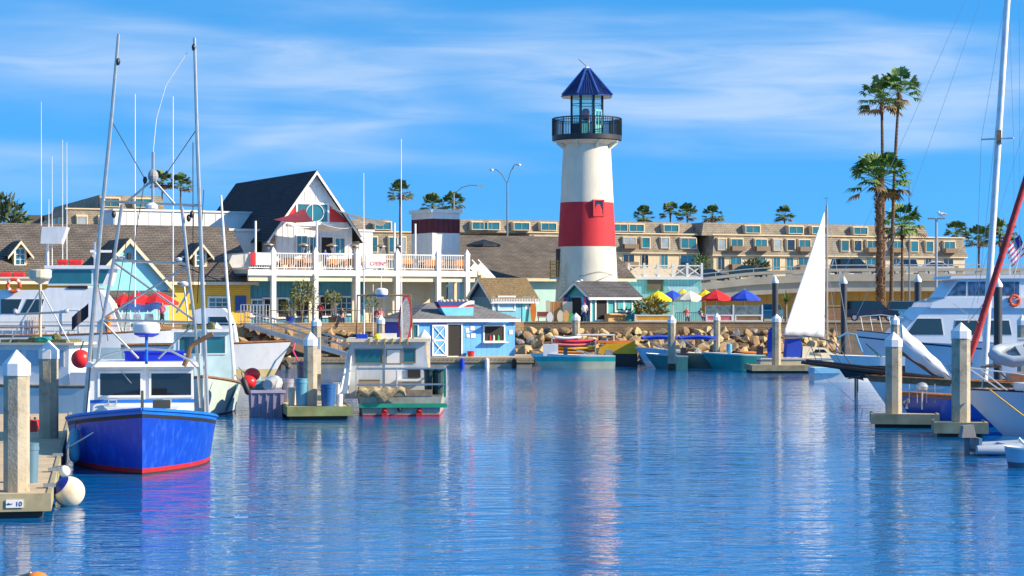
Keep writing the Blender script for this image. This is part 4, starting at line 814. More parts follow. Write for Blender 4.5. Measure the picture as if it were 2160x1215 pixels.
# ---------------------------------------------------------------- cars
def car(label,p,rz,col,kind='suv',name='parked_car'):
    t=T(name,label,'car',p,rz); m_=mat('car_'+str(col),col,.25,coat=.6,var=.03); Ln={'suv':4.9,'sedan':4.6,'pickup':5.4}[kind]; hx=Ln/2
    body=[(-hx,.35),(-hx+.05,.95),(-hx+.9,1.05),(hx-.15,1.05),(hx,.9),(hx,.35)]
    part(MB().xz(body,-.9,.9),'body',m_,t)
    cab={'suv':[(-hx+1.0,1.05),(-hx+1.75,1.75),(hx-.35,1.78),(hx-.1,1.05)],'sedan':[(-hx+1.3,1.05),(-hx+2.1,1.5),(hx-1.3,1.5),(hx-.6,1.05)],'pickup':[(-hx+1.4,1.05),(-hx+2.0,1.75),(hx-2.0,1.78),(hx-1.8,1.05)]}[kind]
    part(MB().xz([(x*.99,z) for x,z in cab],-.76,.76),'windows',DGLASS,t); zt=max(z for x,z in cab)
    xs=[x for x,z in cab if z>1.3]; part(MB().box(min(xs)-.05,max(xs)+.05,-.78,.78,zt-.02,zt+.05).bar((cab[0][0],-.77,1.05),(cab[1][0],-.75,zt),.06).bar((cab[3][0],-.77,1.05),(cab[2][0],-.75,zt),.06).bar((sum(xs)/2,-.775,1.05),(sum(xs)/2,-.765,zt),.1),'roof',m_,t)
    for sx in (-hx+.9,hx-.95):
        for sy in (-.82,.82):
            o=part(MB().prism([(.34*math.cos(a*.524),.34*math.sin(a*.524)) for a in range(12)],lambda p_,k:(sx+p_[0],sy+(.1 if k else -.1),.34+p_[1])),'wheel',BLACK,t); part(MB().prism([(.2*math.cos(a*.628),.2*math.sin(a*.628)) for a in range(10)],lambda p_,k:(sx+p_[0],sy+(.11 if k else -.11),.34+p_[1])),'rim',ALU,o)
    for sy in (-.65,.65): part(MB().box(-hx-.02,-hx+.06,sy-.15,sy+.15,.7,.88),'headlight',W,t); part(MB().box(hx-.04,hx+.02,sy-.15,sy+.15,.7,.9),'tail_light',RED,t)
    return t
rz0=lambda px:ramp_z(px).z+.1+3.2
car('dark blue sport utility car driving on the road ramp',G(1800,209,rz0(1800)),R(180),(.015,.03,.08)); car('silver pickup truck on the road ramp behind the palms',G(1915,209,rz0(1915)),0,(.5,.48,.44),'pickup'); car('white sedan on the ramp beside the silver pickup',G(1965,212,rz0(1965)),0,(.7,.7,.7),'sedan')
car('dark green sedan low on the ramp left of the sail',G(1582,209,rz0(1582)),R(178),(.02,.05,.06),'sedan'); car('dark blue sedan at the foot of the ramp beside the cafe',G(1503,209,rz0(1503)),R(176),(.015,.04,.09),'sedan')
car('teal blue car parked beside the patio fence',G(1624,176,3.2),R(75),(.01,.16,.3),'sedan'); car('dark blue sport utility car parked behind the sailing dinghy shrouds',G(1838,180,3.2),R(170),(.02,.03,.07)); car('light blue van parked under the palms',G(1925,187,3.2),R(175),(.05,.3,.55))
# ---------------------------------------------------------------- people (small, far)
SKIN=mat('skin',(.45,.25,.16),.6)
def person(label,p,rz,shirt,pants,sit=False,hair=(.05,.03,.02)):
    """one continuous body grown over a joint skeleton, then coloured by zone"""
    h=.45 if sit else .88
    J=[(0,0,h),(0,0,h+.28),(0,0,h+.52),(0,0,h+.62),(0,0,h+.78),
       (0,.19,h+.48),(.08,.26,h+.2),(.3,.2,h+.12),(0,-.19,h+.48),(.08,-.26,h+.2),(.3,-.2,h+.12)]
    E=[(0,1),(1,2),(2,3),(3,4),(2,5),(5,6),(6,7),(2,8),(8,9),(9,10)]; Rr=[.15,.15,.14,.055,.1,.07,.05,.038,.07,.05,.038]
    for s in (.1,-.1):
        b=len(J); J+= [(.42,s,h) if sit else (.03,s,h-.42),(.45,s,.06) if sit else (0,s,.06),(.58,s,.03) if sit else (.15,s,.03)]; Rr+=[.08,.05,.045]; E+=[(0,b),(b,b+1),(b+1,b+2)]
    me=bpy.data.meshes.new('person'); me.from_pydata(J,E,[]); o=bpy.data.objects.new('person',me); C.objects.link(o)
    o.modifiers.new('s','SKIN'); 
    for i,v in enumerate(me.skin_vertices[0].data): v.radius=(Rr[i],Rr[i]); v.use_root=(i==0)
    o.modifiers.new('d','SUBSURF').levels=1
    dg=bpy.context.evaluated_depsgraph_get(); m2=bpy.data.meshes.new_from_object(o.evaluated_get(dg)); bpy.data.objects.remove(o)
    for m_ in (SKIN,shirt,pants,mat('hair%s'%str(hair),hair,.8)): m2.materials.append(m_)
    for f in m2.polygons:
        c=f.center; f.use_smooth=True
        f.material_index=0
        if c.z>h+.8 or (c.z>h+.7 and c.x<-.02): f.material_index=3
        elif c.z>h+.6: f.material_index=0
        elif c.z>h+.02 and (abs(c.y)<.24 and c.x<.14): f.material_index=1
        elif c.z<=h+.02 and c.z>.1 and not(c.x>.2 and abs(c.y)>.15 and c.z>h): f.material_index=2
    o=bpy.data.objects.new('person',m2); C.objects.link(o); o.location=p; o.rotation_euler=(0,0,rz); return tag(o,label,'person')
sh={'white':W,'red':RED,'blue':CLO[1],'black':BLACK,'navy':CLO[2],'pink':CLO[4]}
for lab,px,ly,sit,rz,s1,s2 in (('person in a white top seated behind the deck rail corner banner',583,1.2,1,-1.2,'white','navy'),('person in black seated below the second patio heater',640,1.5,1,2,'black','navy'),('person in a blue shirt bending at a deck table beside a dark doorway',686,1.0,0,-1.6,'blue','navy'),('person in red seated at the deck rail left of the OPEN banner',762,1.1,1,-1.5,'red','blue'),('person in navy seated at the deck rail before the stair tower',881,1.0,1,-1.4,'navy','black')):
    a=on(rs,px,560,ly); person(lab,rs.matrix_world@Vector((a.x,ly,zf+(0.0))),VR+rz,sh[s1],sh[s2],bool(sit))
for lab,px,Y,sit,rz,s1,s2 in (('person in a red top seated by the patio rail with a friend',795,158.2,1,-2,'red','navy'),('person in a pink top seated beside the blue kiosk roof',803,158.8,1,-1,'pink','black'),('person in a dark shirt seated under the deck by the rail',722,156.2,1,-1.4,'black','navy'),('person in a red shirt standing below the columnar shrub',676,157.2,0,-1.5,'red','black'),
    ('person in a white top standing by the teal hut entrance',1233,167.2,0,-1.5,'white','navy'),('person in red seated under the cream umbrella',1448,168,1,-1.5,'red','navy'),('person in black seated under the red umbrella',1478,168,1,-1,'black','navy'),('person in pink sitting near the red cafe umbrellas',342,142.6,0,-1.5,'pink','black')):
    person(lab,G(px,Y,3.2),rz,sh[s1],sh[s2],bool(sit))
# patio rail on the wall before the restaurant
pr=T('patio_rail','thin dark steel railing along the wall top in front of the restaurant patio','railing',(0,0,3.3)); mb=MB(); xs=[G(px,154,0).x for px in range(508,884,6)]
rl_=[Vector((x,wallY(x)-.05,0)) for x in xs]
part(MB().tube([p+Vector((0,0,.95)) for p in rl_],.03,5).tube([p+Vector((0,0,.12)) for p in rl_],.02,5),'rails',mat('dark_rail',(.12,.12,.12),.5,metal=.3),pr)
for p in rl_: mb.tube([p,p+Vector((0,0,.95))],.012,4)
part(mb,'balusters',mat('dark_rail',(0,0,0)),pr)
# ================================================================ docks and piles
PC=mat('pile_concrete',(.42,.37,.27),.9,var=.15,vs=1.5,bump=.4,bs=20,grime=1.0,gcol=(.09,.07,.045),gs=1.0); PCAP=mat('pile_cap',(.78,.78,.76),.5,var=.05,grime=.15,gs=3)
TIDE=mat('tide_growth',(.05,.045,.03),.8,var=.5,vs=6,bump=.8,bs=18)
def pile(label,px,ptop,Y,wd=.54,sign=None):
    p=P(px,ptop,Y); t=T('dock_pile',label,'pile',(p.x,Y,0),rnd.uniform(-.1,.1)); r=wd/2/math.cos(math.pi/8); h=p.z
    part(MB().lathe([(r,-1.5),(r,h-.5)],8,ph=.5),'shaft',PC,t); part(MB().lathe([(r+.012,-1.5),(r+.012,.3),(r+.001,.48)],8,ph=.5,cap=False),'tide_band',TIDE,t); part(MB().lathe([(r*1.08,h-.58),(r*1.08,h-.31),(.015,h)],8,ph=.5),'cap',PCAP,t)
    if sign: o=part(MB().box(-.32,.32,-r-.05,-r-.02,h-2.0,h-1.25),'notice',W,t); [part(MB().box(-.24,.24,-r-.056,-r-.05,h-1.4-k*.12,h-1.36-k*.12),'text_line',mat('grey_print' if sign==1 else 'red_print',(.2,.2,.25)),o) for k in range(4)]
    return t
pile('weathered concrete pile at the end of the dock marked 10',35,738,45.3,.54); pile('weathered concrete pile on the dock beside the red jugs',103,718,63.2,.56)
pile('concrete pile on the green edged finger dock beside a blue barrel',655,700,83.4,.56); pile('concrete pile just behind the green stern workboat',895,695,91,.53)
pile('concrete pile behind the teal striped boat cabin',457,680,112,.55); pile('concrete pile with a white notice beside the gangway',667,668,122,.55,1); pile('concrete pile in front of the dark left side of the blue kiosk',803,664,128,.5)
pile('concrete pile in front of the boulders beside the yellow cabinet',1215,660,153,.6); pile('concrete pile among the moored skiffs with blue canopies',1417,665,143,.55); pile('concrete pile behind the blue canopies before the boulders',1512,660,154,.5)
pile('concrete pile at the float beside the white sail',1638,662,139,.6); pile('big concrete pile in front of the white furled sail and black bowsprit',1885,700,77.6,.6); pile('big concrete pile beside the bow of the grey sloop',2027,680,72,.62)
pile('slim concrete pile with a red notice before the motor yacht',1888,664,118,.48,2); pile('slim concrete pile behind the red notice pile',1903,658,126,.42); pile('concrete pile at the yacht stern with a notice',2156,664,110,.5,2)
DK=mat('dark_steel_pile',(.05,.05,.055),.5)
for px,pt,Y,txt in ((1635,582,152,'beside the left edge of the white sail'),(1780,583,152,'behind the sailing boat shrouds'),(1936,578,138,'in front of the motor yacht windows'),(2105,585,112,'behind the red furled jib')):
    p=P(px,pt,Y); t=T('steel_pile',f'tall dark steel pile with white cone cap {txt}','pile',(p.x,Y,0)); part(MB().lathe([(.24,-1.5),(.24,p.z-.5)],14),'shaft',DK,t,True); part(MB().lathe([(.27,p.z-.55),(.27,p.z-.4),(.02,p.z)],14),'cap',PCAP,t,True)
DT=mat('dock_boards',(.52,.4,.25),.85,var=.15,vs=3,bump=.2,bs=20,grime=.3,gcol=(.25,.18,.11)); DF=mat('dock_fascia',(.36,.31,.18),.8,var=.2,vs=2,grime=.5,gcol=(.12,.13,.06),gs=1.5); ALGD=mat('dock_float_dark',(.05,.05,.04),.8)
def dock(name,label,p,rz,wd,ln,z=.52,fm=DF,panels=1.4,mirror=0):
    """floating dock: origin at the near right corner, runs back along local y, to the left along -x"""
    t=T(name,label,'dock',(p.x,p.y,0),rz); n_=int(ln/panels)
    for k in range(min(n_,24)): part(MB().box(-wd+.1,-.1,k*panels+.012,(k+1)*panels-.012,z-.12,z),'deck_plank',DT,t)
    part(MB().box(-.1,0,0,ln,z-.36,z+.03),'edge_beam',fm,t); part(MB().box(-wd,-wd+.1,0,ln,z-.36,z+.03),'edge_beam',fm,t); part(MB().box(-wd,0,-.1,0,z-.36,z+.035),'end_beam',fm,t); part(MB().box(-wd+.2,-.2,.1,ln,-.4,z-.13),'float',ALGD,t)
    return t
rzA=R(11.7); dA=dock('floating_dock','weathered floating dock with a sign reading 10 on its end beam',G(108,44.6),rzA,3.2,34)
o=part(MB().box(-.98,-.6,-.13,-.103,.25,.43),'number_plate',W,dA); text(o,'10',-.7,.285,-.135,.15,BLACK); part(MB().bar((-.94,-.14,.34),(-.83,-.14,.34),.01,.02,(0,1,0)).xz([(-.965,.34),(-.91,.365),(-.91,.315)],-.142,-.134),'arrow',BLACK,o)
for y in (1.5,6,11): part(MB().box(-.22,.06,y,y+.25,.55,.62).box(-.12,-.04,y+.08,y+.17,.5,.58),'cleat',STEEL,dA)
def barrel(label,p,r,h,m,name='barrel',lid=None,rz=0):
    t=T(name,label,name,p,rz); part(MB().lathe([(r*.86,0),(r*.95,h*.5),(r,h*.82),(r*1.06,h*.83),(r*1.06,h*.9),(r,h*.91),(r*1.03,h)],18),'drum',m,t,True); part(MB().lathe([(r*.99,h*.96),(r*.9,h*.985)],18),'lid',lid or m,t); return t
GB=mat('grey_blue_bin',(.1,.2,.28),.5); barrel('blue grey rubbish bin standing behind the pile on the dock marked 10',G(64,47.5,.52),.2,.95,GB,'bin',BLACK)
for i,(px,Y) in enumerate(((68,66.5),(80,67.5))):
    t=T('fuel_jug',('larger' if i==0 else 'smaller')+' red plastic fuel jug on the dock','jug',G(px,Y,.52),.3*i); s=1-.15*i; part(MB().hexa([(-.2*s,-.15,0),(.2*s,-.15,0),(.2*s,.15,0),(-.2*s,.15,0),(-.14*s,-.12,.42*s),(.17*s,-.12,.36*s),(.17*s,.12,.36*s),(-.14*s,.12,.42*s)]),'tank',RED,t); part(MB().tube([(-.1,0,.42*s),(-.1,0,.5*s)],.04,8),'spout',BLACK,t)
by=T('mooring_buoy','big round white mooring buoy with a blue patch and rust stain beside the dock','buoy',G(146,47.3,.26)); OB=mat('buoy_white',(.75,.68,.5),.5,var=.12,vs=4,grime=.7,gcol=(.4,.17,.03),gs=2)
part(MB().ball((0,0,.06),.37,24,16),'ball',OB,by,True); mb=MB(); mb.grid(lambda u,v:(Vector((-.62,-.45,.62)).to_track_quat('Z','Y').to_matrix()@Vector((math.sin(v*.75)*math.cos(u*6.283),math.sin(v*.75)*math.sin(u*6.283),math.cos(v*.75))))*.376+Vector((0,0,.06)),20,5); part(mb,'blue_patch',mat('navy_patch',(.01,.02,.25),.4),by,True)
t=T('mooring_buoy','small white ball fender hanging at the dock edge','buoy',G(136,51,.5)); part(MB().ball((0,0,0),.15,16,10),'ball',mat('buoy_clean',(.75,.74,.7),.4),t,True); part(MB().tube([(0,0,.14),(-.3,.1,.1)],.02,5),'rope',ROPE,t)
t=T('mooring_buoy','orange ball float with a rope on the water near the dock end','buoy',G(78,34.6,.0)); part(MB().ball((0,0,-.1),.24,18,12),'ball',ORANGE,t,True); part(MB().tube([(-.1,0,.11),(-.35,.1,.03),(-.6,0,.01)],.03,6),'rope',ROPE,t)
GF=mat('green_fascia',(.2,.25,.1),.8,var=.25,vs=2,grime=.4,gcol=(.3,.17,.06),gs=1.5)
dB=dock('floating_dock','short finger dock with a green edge crowded with barrels and buckets',G(744,82.3),R(10),2.7,16,.52,GF)
barrel('blue plastic barrel in front of the finger dock pile',G(692,82.9,.52),.31,.92,mat('barrel_blue',(.015,.1,.3),.45)); barrel('pale blue barrel left of the finger dock pile',G(636,83.2,.52),.26,1.15,mat('barrel_pale',(.1,.32,.45),.5))
barrel('white bucket right of the blue barrel on the finger dock',G(716,83,.52),.14,.5,W,'bucket'); barrel('tall white bucket behind the blue barrel on the finger dock',G(711,85,.52),.15,.9,W,'bucket'); barrel('cream bucket at the left edge of the finger dock',G(617,84,.52),.2,.75,CREAM,'bucket'); barrel('grey plastic drum at the back of the finger dock',G(607,86.5,.52),.26,1.0,mat('drum_grey',(.3,.3,.38),.5)); barrel('dark drum behind the finger dock pile',G(640,87,.52),.28,1.75,mat('drum_dark',(.04,.05,.1),.5))
KF=mat('kiosk_float',(.5,.35,.19),.8,var=.15,vs=2,grime=.4,gcol=(.25,.2,.12)); 
dC=T('floating_dock','long low float with a tan bolted beam carrying the blue kiosk','dock',G(1122,148.2)); xl=on(dC,610,770,0).x
part(MB().box(xl,0,0,11,-.3,.35),'float',mat('float_grey',(.36,.33,.25),.9,var=.2,grime=.4),dC); part(MB().box(xl,.1,.3,11,.36,.75),'deck',DT,dC); part(MB().box(xl-.1,.15,-.06,.3,.4,.78),'edge_beam',KF,dC)
mb=MB()
for k in range(60): mb.tube([(xl+.3+k*.32,-.09,.6),(xl+.3+k*.32,-.06,.6)],.035,6)
part(mb,'bolts',BLACK,dC)
for px,m_,nm in ((975,BLUEP,'blue'),(1027,W,'white'),(1085,BLACK,'black')):
    t=T('dock_fender',f'{nm} tubular fender hanging on the kiosk float','fender',G(px,148,.0)); part(MB().lathe([(.05,.75),(.16,.65),(.18,.3),(.16,-.05),(.05,-.1)],12),'tube',m_,t,True); part(MB().tube([(0,0,.72),(0,.1,.85)],.02,5),'rope',ROPE,t)
for lab,px,Y,rz,wd,ln in (('finger dock at the foot of the big pile before the furled sail',1982,76.6,R(-9),2.6,2.4),('finger dock at the foot of the pile by the grey sloop bow',2085,71.2,R(-9),1.9,2.0),('small float carrying the pile beside the white sail',1745,137.5,0,5.2,5)):
    dock('floating_dock',lab,G(px,Y),rz,wd,ln,.5)
# gangway
gw=T('gangway','aluminium gangway with steel handrails sloping from the promenade to the float','gangway',G(520,151.5,0)); A=L(gw,520,686,151.5);B=L(gw,745,752,149.5)
GWM=mat('gangway_deck',(.34,.38,.45),.6); part(MB().bar(A,B,1.5,.14),'walkway',GWM,gw)
for s in (-.75,.75):
    o_=Vector((0,s,0)); part(MB().bar(A+o_,B+o_,.06,.34),'side_beam',ALU,gw); part(MB().tube([A+o_+Vector((0,0,1.1)),B+o_+Vector((0,0,1.1))],.04,6).tube([A+o_+Vector((0,0,.65)),B+o_+Vector((0,0,.65))],.03,6),'handrail',STEEL,gw)
    for k in range(9): c=A.lerp(B,k/8)+o_; part(MB().tube([c,c+Vector((0,0,1.1))],.03,5),'stanchion',STEEL,gw)
t=T('gate','white and grey tubular steel gate at the head of the gangway','gate',G(508,150.8,3.2)); mb=MB()
for k in range(10): mb.tube([(k*.24,0,.05),(k*.24,0,1.5)],.025,5)
part(mb.tube([(0,0,1.5),(2.2,0,1.5)],.03,5).tube([(0,0,.1),(2.2,0,.1)],.03,5),'gate_bars',ALU,t)
# ================================================================ blue kiosk
kz=T('kiosk','bright blue boarded rental kiosk with a charcoal hipped roof on the float','kiosk',G(868,150,.75),VR)
KB=mat('kiosk_blue',(.12,.4,.85),.55,var=.07,lines=('X',.45,.06,.6)); KD=mat('kiosk_blue_shaded',(.03,.1,.62),.55,var=.07,lines=('Y',.45,.06,.6))  # the side's blue is the front's with shade put into the colour
kx=on(kz,1086,740,0).x; kd=5.4; ke=2.85; part(MB().box(0,kx,0,kd,0,ke),'wall',KB,kz); part(MB().box(-.02,-.005,.02,kd-.02,0,ke),'shaded_side_boards',KD,kz)
o_=.3; mb=MB(); rx0,rx1,ry,rz_=2.6,kx-2.6,kd/2,ke+1.25; E=[(-o_,-o_,ke),(kx+o_,-o_,ke),(kx+o_,kd+o_,ke),(-o_,kd+o_,ke)]; r0=(rx0,ry,rz_); r1=(rx1,ry,rz_)
slope(mb,E[0],E[1],r1,r0); slope(mb,E[2],E[3],r0,r1); slope(mb,E[3],E[0],r0,r0); slope(mb,E[1],E[2],r1,r1); rf=part(mb,'roof',shingle('kiosk_shingle',(.22,.22,.225),(.18,.18,.185),(.07,.07,.075),.5,.25),kz); part(MB().box(-o_-.02,kx+o_+.02,-o_-.06,-o_+.04,ke-.22,ke+.01).box(-o_-.06,-o_+.04,-o_-.02,kd+o_,ke-.22,ke+.01).box(kx+o_-.04,kx+o_+.06,-o_,kd+o_,ke-.22,ke+.01),'eave_trim',W,rf)
wpx(kz,944,972,685,751,-.01,pm=DARK,fw=.1,name='doorway')
a=on(kz,911,751,-.05);b2=on(kz,941,685,-.05); bd=part(MB().box(a.x,b2.x,-.09,-.03,a.z,b2.z),'barn_door',KB,kz); zm=(a.z+b2.z)/2; mb=ring(MB(),a.x+.12,b2.x-.12,a.z+.12,b2.z-.12,-.09,.12,.04)
mb.box(a.x,b2.x,-.13,-.09,zm-.07,zm+.07)
for z0,z1 in ((a.z+.1,zm-.05),(zm+.05,b2.z-.1)): mb.bar((a.x+.1,-.115,z0),(b2.x-.1,-.115,z1),.05,.13,(0,1,0)).bar((a.x+.1,-.11,z1),(b2.x-.1,-.11,z0),.05,.13,(0,1,0))
part(mb,'cross_braces',W,bd)
o=wpx(kz,1021,1062,688,719,-.01,pm=DARK,fw=.1,name='serving_hatch'); a=on(kz,1021,719,0);b2=on(kz,1062,688,0)
part(MB().box(a.x-.2,b2.x+.2,-.45,-.02,a.z-.16,a.z-.08),'counter',W,o); part(MB().hexa([(a.x,-.05,b2.z+.08),(b2.x,-.05,b2.z+.08),(b2.x,-1.0,b2.z+.3),(a.x,-1.0,b2.z+.3),(a.x,-.05,b2.z+.12),(b2.x,-.05,b2.z+.12),(b2.x,-1.0,b2.z+.34),(a.x,-1.0,b2.z+.34)]),'flap',KB,o)
for i,x in enumerate((a.x+.5,a.x+.8,a.x+1.2)): part(MB().lathe([(.08,a.z),(.08,a.z+.3),(.03,a.z+.45)],8,(x,-.06,0)),'bottle',(CLO[0],W,mat('leaf_green',(.05,.4,.08)))[i],o)
wpx(kz,868,880,686,722,-.01,fw=.08)
for px,py,w_,h_ in ((982,692,.3,.35),(992,688,.35,.3),(993,702,.4,.4),(984,705,.25,.25),(1074,696,.3,.35)): c=on(kz,px,py,-.02); part(MB().box(c.x,c.x+w_,-.05,-.02,c.z-h_,c.z),'notice',mat('paper',(.7,.7,.62),.7) if px!=1074 else W,kz)
t=T('tub','red plastic tub beside the kiosk door','tub',kz.matrix_world@Vector((on(kz,992,750,-.4).x,-.5,0)),VR); part(MB().lathe([(.22,0),(.3,.4),(.33,.42),(.28,.42),(.2,.05)],14),'bowl',RED,t,True)
# boat shaped sign on the kiosk roof
bsn=T('boat_sign','boat shaped roof sign painted light blue, navy and red with a white wave','sign',kz.matrix_world@Vector((on(kz,960,668,.6).x,.6,ke+.2)),VR); w_=1.45
def bprof(z): return [(-w_+ (.55*(1-z)),z),(w_-.1*(1-z),z)]
for nm,m_,z0,z1 in (('lower_hull',mat('sign_sky_blue',(.15,.5,.8),.5),0,.68),('red_stripe',RED,.68,.78),('upper_hull',mat('sign_navy',(.02,.04,.2),.5),.78,1.12)):
    A=[(-w_+.55*(1-z0)-.12*z0,z0),(w_-.1*(1-z0),z0+.04*(z0>0))];B=[(-w_+.55*(1-z1)-.12*z1,z1),(w_-.1*(1-z1),z1+.04)]
    part(MB().xz([A[0],A[1],B[1],B[0]],-.35,.35),nm,m_,bsn)
part(MB().xz([(0,.62),(.5,.72),(.9,.9),(w_,.95),(w_,1.2),(1.1,1.22),(.7,1.05),(.3,.85)],-.38,-.352),'wave',W,bsn)
mb=MB()
for k in range(7): mb.ball((-1.0+k*.33,0,1.2),.13,8,6)
part(mb,'painted_crew',mat('sign_crew',(.6,.5,.3),.7,var=.5,vs=6),bsn)
# ================================================================ boats
def hull(t,Ln,bs,bw,sb,ss,rake,strips,deckm,ps=3,pw=2,a=.4,zlow=-.35,tum=1.0,ns=18,deckdz=.12,cap=None,fl=1.3):
    """strips: (name, lower, upper, material); bounds are heights above water or ('s',offset from sheer)"""
    def prm(s):
        k=max(0,(s-a)/(1-a)); g_=.86+.14*min(1,s/a)
        return bw*g_*(1-k**pw),bs*g_*(1-k**ps),ss+(sb-ss)*s*s
    def pt(s,z,side):
        hw,hs,sh=prm(s); v=min(1,max(0,(z-zlow)/(sh-zlow))); return Vector((Ln*s+rake*(v-.3)*s**5,side*(hw+(hs-hw)*v**fl),z))
    def bz(b,s): return prm(s)[2]+b[1] if isinstance(b,tuple) else min(b,prm(s)[2])
    for nm,lo,hi,m_ in strips:
        mb=MB(); nv=4
        for side in (-1,1): mb.grid(lambda u,v:pt(u,bz(lo,u)+(bz(hi,u)-bz(lo,u))*v,side),ns,nv)
        z0,z1=bz(lo,0),bz(hi,0); mb.quad([pt(0,z0,-1),pt(0,z0,1),pt(0,z1,1),pt(0,z1,-1)]); part(mb,nm,m_,t,True)
    mb=MB(); mb.grid(lambda u,v:(lambda p,q:p.lerp(q,v))(pt(u,prm(u)[2]-deckdz,-1),pt(u,prm(u)[2]-deckdz,1)),ns,2); part(mb,'deck',deckm,t)
    if cap:
        for side in (-1,1): part(MB().tube([pt(i/ns,prm(i/ns)[2],side) for i in range(ns+1)],cap[1],6),'cap_rail',cap[0],t,True)
    return pt
def fwd(px,Y,ang,Ln):
    """root (stern) for a boat whose stem meets the water at px,Y and that heads to world angle ang"""
    b=G(px,Y); return Vector((b.x-math.cos(ang)*Ln,b.y-math.sin(ang)*Ln,0))
def house(t,x0,x1,w_,z0,z1,m_,name='cabin',rake0=0,rake1=0,tap=.06):
    mb=MB().hexa([(x0,-w_,z0),(x1,-w_,z0),(x1,w_,z0),(x0,w_,z0),(x0+rake0,-w_+tap,z1),(x1-rake1,-w_+tap,z1),(x1-rake1,w_-tap,z1),(x0+rake0,w_-tap,z1)]); return part(mb,name,m_,t)
def xwin(t,y0,y1,z0,z1,x,sgn=1,pm=None,fm=None,fw=.05,par=None,name='window'):
    """window on a wall facing +x (sgn 1) or -x"""
    d=.04*sgn; mb=MB()
    if y0>y1:y0,y1=y1,y0
    for a_,b_,c_,e_ in ((y0-fw,y1+fw,z1,z1+fw),(y0-fw,y1+fw,z0-fw,z0),(y0-fw,y0,z0,z1),(y1,y1+fw,z0,z1)): mb.box(x,x+d,a_,b_,c_,e_)
    o=part(mb,name,fm or WB,par or t); part(MB().box(x+d*.1,x+d*.5,y0,y1,z0,z1),'pane',pm or DGLASS,o); return o
def ywin(t,poly,y,pm=None,sgn=-1,name='window'):
    """window panel (x,z polygon) on a wall facing -y, with a thin frame"""
    n_=len(poly); cx=sum(p[0] for p in poly)/n_; cz=sum(p[1] for p in poly)/n_
    o=part(MB().xz([(cx+(x-cx)*1.06+.0,cz+(z-cz)*1.1) for x,z in poly],y,y+sgn*.02),name,WB,t); part(MB().xz(poly,y+sgn*.021,y+sgn*.035),'pane',pm or DGLASS,o); return o
BLUEH=mat('boat_blue',(.006,.055,.46),.35,var=.1,vs=2,coat=.0,grime=.4,gcol=(.08,.25,.75),gs=2.2,streak=True); BLUEC=mat('boat_blue_rail',(.01,.16,.62),.4); REDB=mat('boot_red',(.5,.015,.02),.5,grime=.3,gs=3)
# ---------------------------------------------------------------- blue fishing boat, bow on
an=math.atan2(-.983,.1825); bb=T('fishing_boat','bright blue fishing boat with white wheelhouse and tall steel poles moored bow on','boat',fwd(300,55.7,an,10.6),an)
hull(bb,10.6,2.25,2.02,1.86,1.12,.55,[('bottom',-.4,.05,mat('bottom_dark',(.06,.02,.01),.7)),('boot_stripe',.05,.17,REDB),('hull',.17,('s',-.24),BLUEH),('rub_rail',('s',-.24),('s',-.13),BLACK),('bulwark',('s',-.13),('s',0),BLUEC)],mat('deck_grey',(.5,.5,.5),.7),ps=3.4,pw=2.5,a=.45,deckdz=.3,cap=(BLUEC,.05))
fx=4.7; pxw=lambda px,py:on(bb,px,py,fx,0)
y0=pxw(196,800).y;y1=pxw(419,800).y; yc=(y0+y1)/2; hw=(y1-y0)/2
zt=pxw(300,772).z
cb=house(bb,.9,fx,hw,.75,zt,WB,'wheelhouse',tap=.05)
part(MB().hexa([(.5,-hw-.15,zt),(fx+.3,-hw-.12,zt-.02),(fx+.3,hw+.12,zt-.02),(.5,hw+.15,zt),(.5,-hw-.1,zt+.1),(fx+.22,-hw-.05,zt+.13),(fx+.22,hw+.05,zt+.13),(.5,hw+.1,zt+.1)]),'roof',WB,cb)
for p0,p1 in ((211,296),(319,403)):
    a=pxw(p0,834);b2=pxw(p1,787); o=xwin(bb,a.y,b2.y,a.z,b2.z,fx+.003,1,par=cb,fw=.07); 
a=pxw(330,833); part(MB().box(fx-.5,fx-.2,a.y,a.y+.5,a.z,a.z+.2).box(fx-.5,fx-.2,a.y+.6,a.y+1.1,a.z,a.z+.2),'instruments',CREAM,cb)
part(MB().tube([(fx+.06,pxw(255,785).y,pxw(255,782).z),(fx+.06,pxw(277,808).y,pxw(277,808).z)],.012,4),'wiper',ALU,cb)
zs=pxw(300,846).z; part(MB().box(fx,fx+.012,-hw+.02,hw-.02,zs-.05,zs+.05),'blue_stripe',BLUEC,cb)
part(MB().hexa([(fx,-hw+.35,.8),(7.6,-.9,.9),(7.6,.9,.9),(fx,hw-.35,.8),(fx,-hw+.4,zs-.12),(7.4,-.8,zs-.3),(7.4,.8,zs-.3),(fx,hw-.4,zs-.12)]),'trunk_cabin',WB,bb)
for s in (-1,1): part(MB().box(6.2,6.5,s*1.22-.02,s*1.22+.02,1.15,1.4),'porthole',DGLASS,bb)
for s in (-.9,.75): part(MB().tube([(fx+.02,s-.12,zs-.1),(fx+.15,s-.12,zs+.05),(fx+.15,s+.12,zs+.05),(fx+.02,s+.12,zs-.1)],.025,5),'grab_handle',ALU,bb)
part(MB().xz([(9.3,1.55),(10.9,1.75),(10.3,2.35),(9.9,2.1)],-.04,.04).tube([(8.6,0,1.6),(10.6,0,2.0)],.05,6).box(8.5,8.9,.3,.8,1.5,2.0),'anchor',mat('anchor_iron',(.05,.06,.06),.6),bb)
for s in (-.62,.75): part(MB().tube([(9.6-abs(s)*.3,s-.1,1.75),(9.6-abs(s)*.3,s+.1,1.75)],.035,6).box(9.55-abs(s)*.3,9.65-abs(s)*.3,s-.04,s+.04,1.6,1.76),'cleat',W,bb)
q0=L(bb,248,873,56.5); q1=L(bb,141,946,57.5); part(MB().tube([q0,q0.lerp(q1,.5)+Vector((0,0,-.06)),q1],.022,5),'mooring_line',mat('white_rope',(.7,.7,.66),.8),bb)
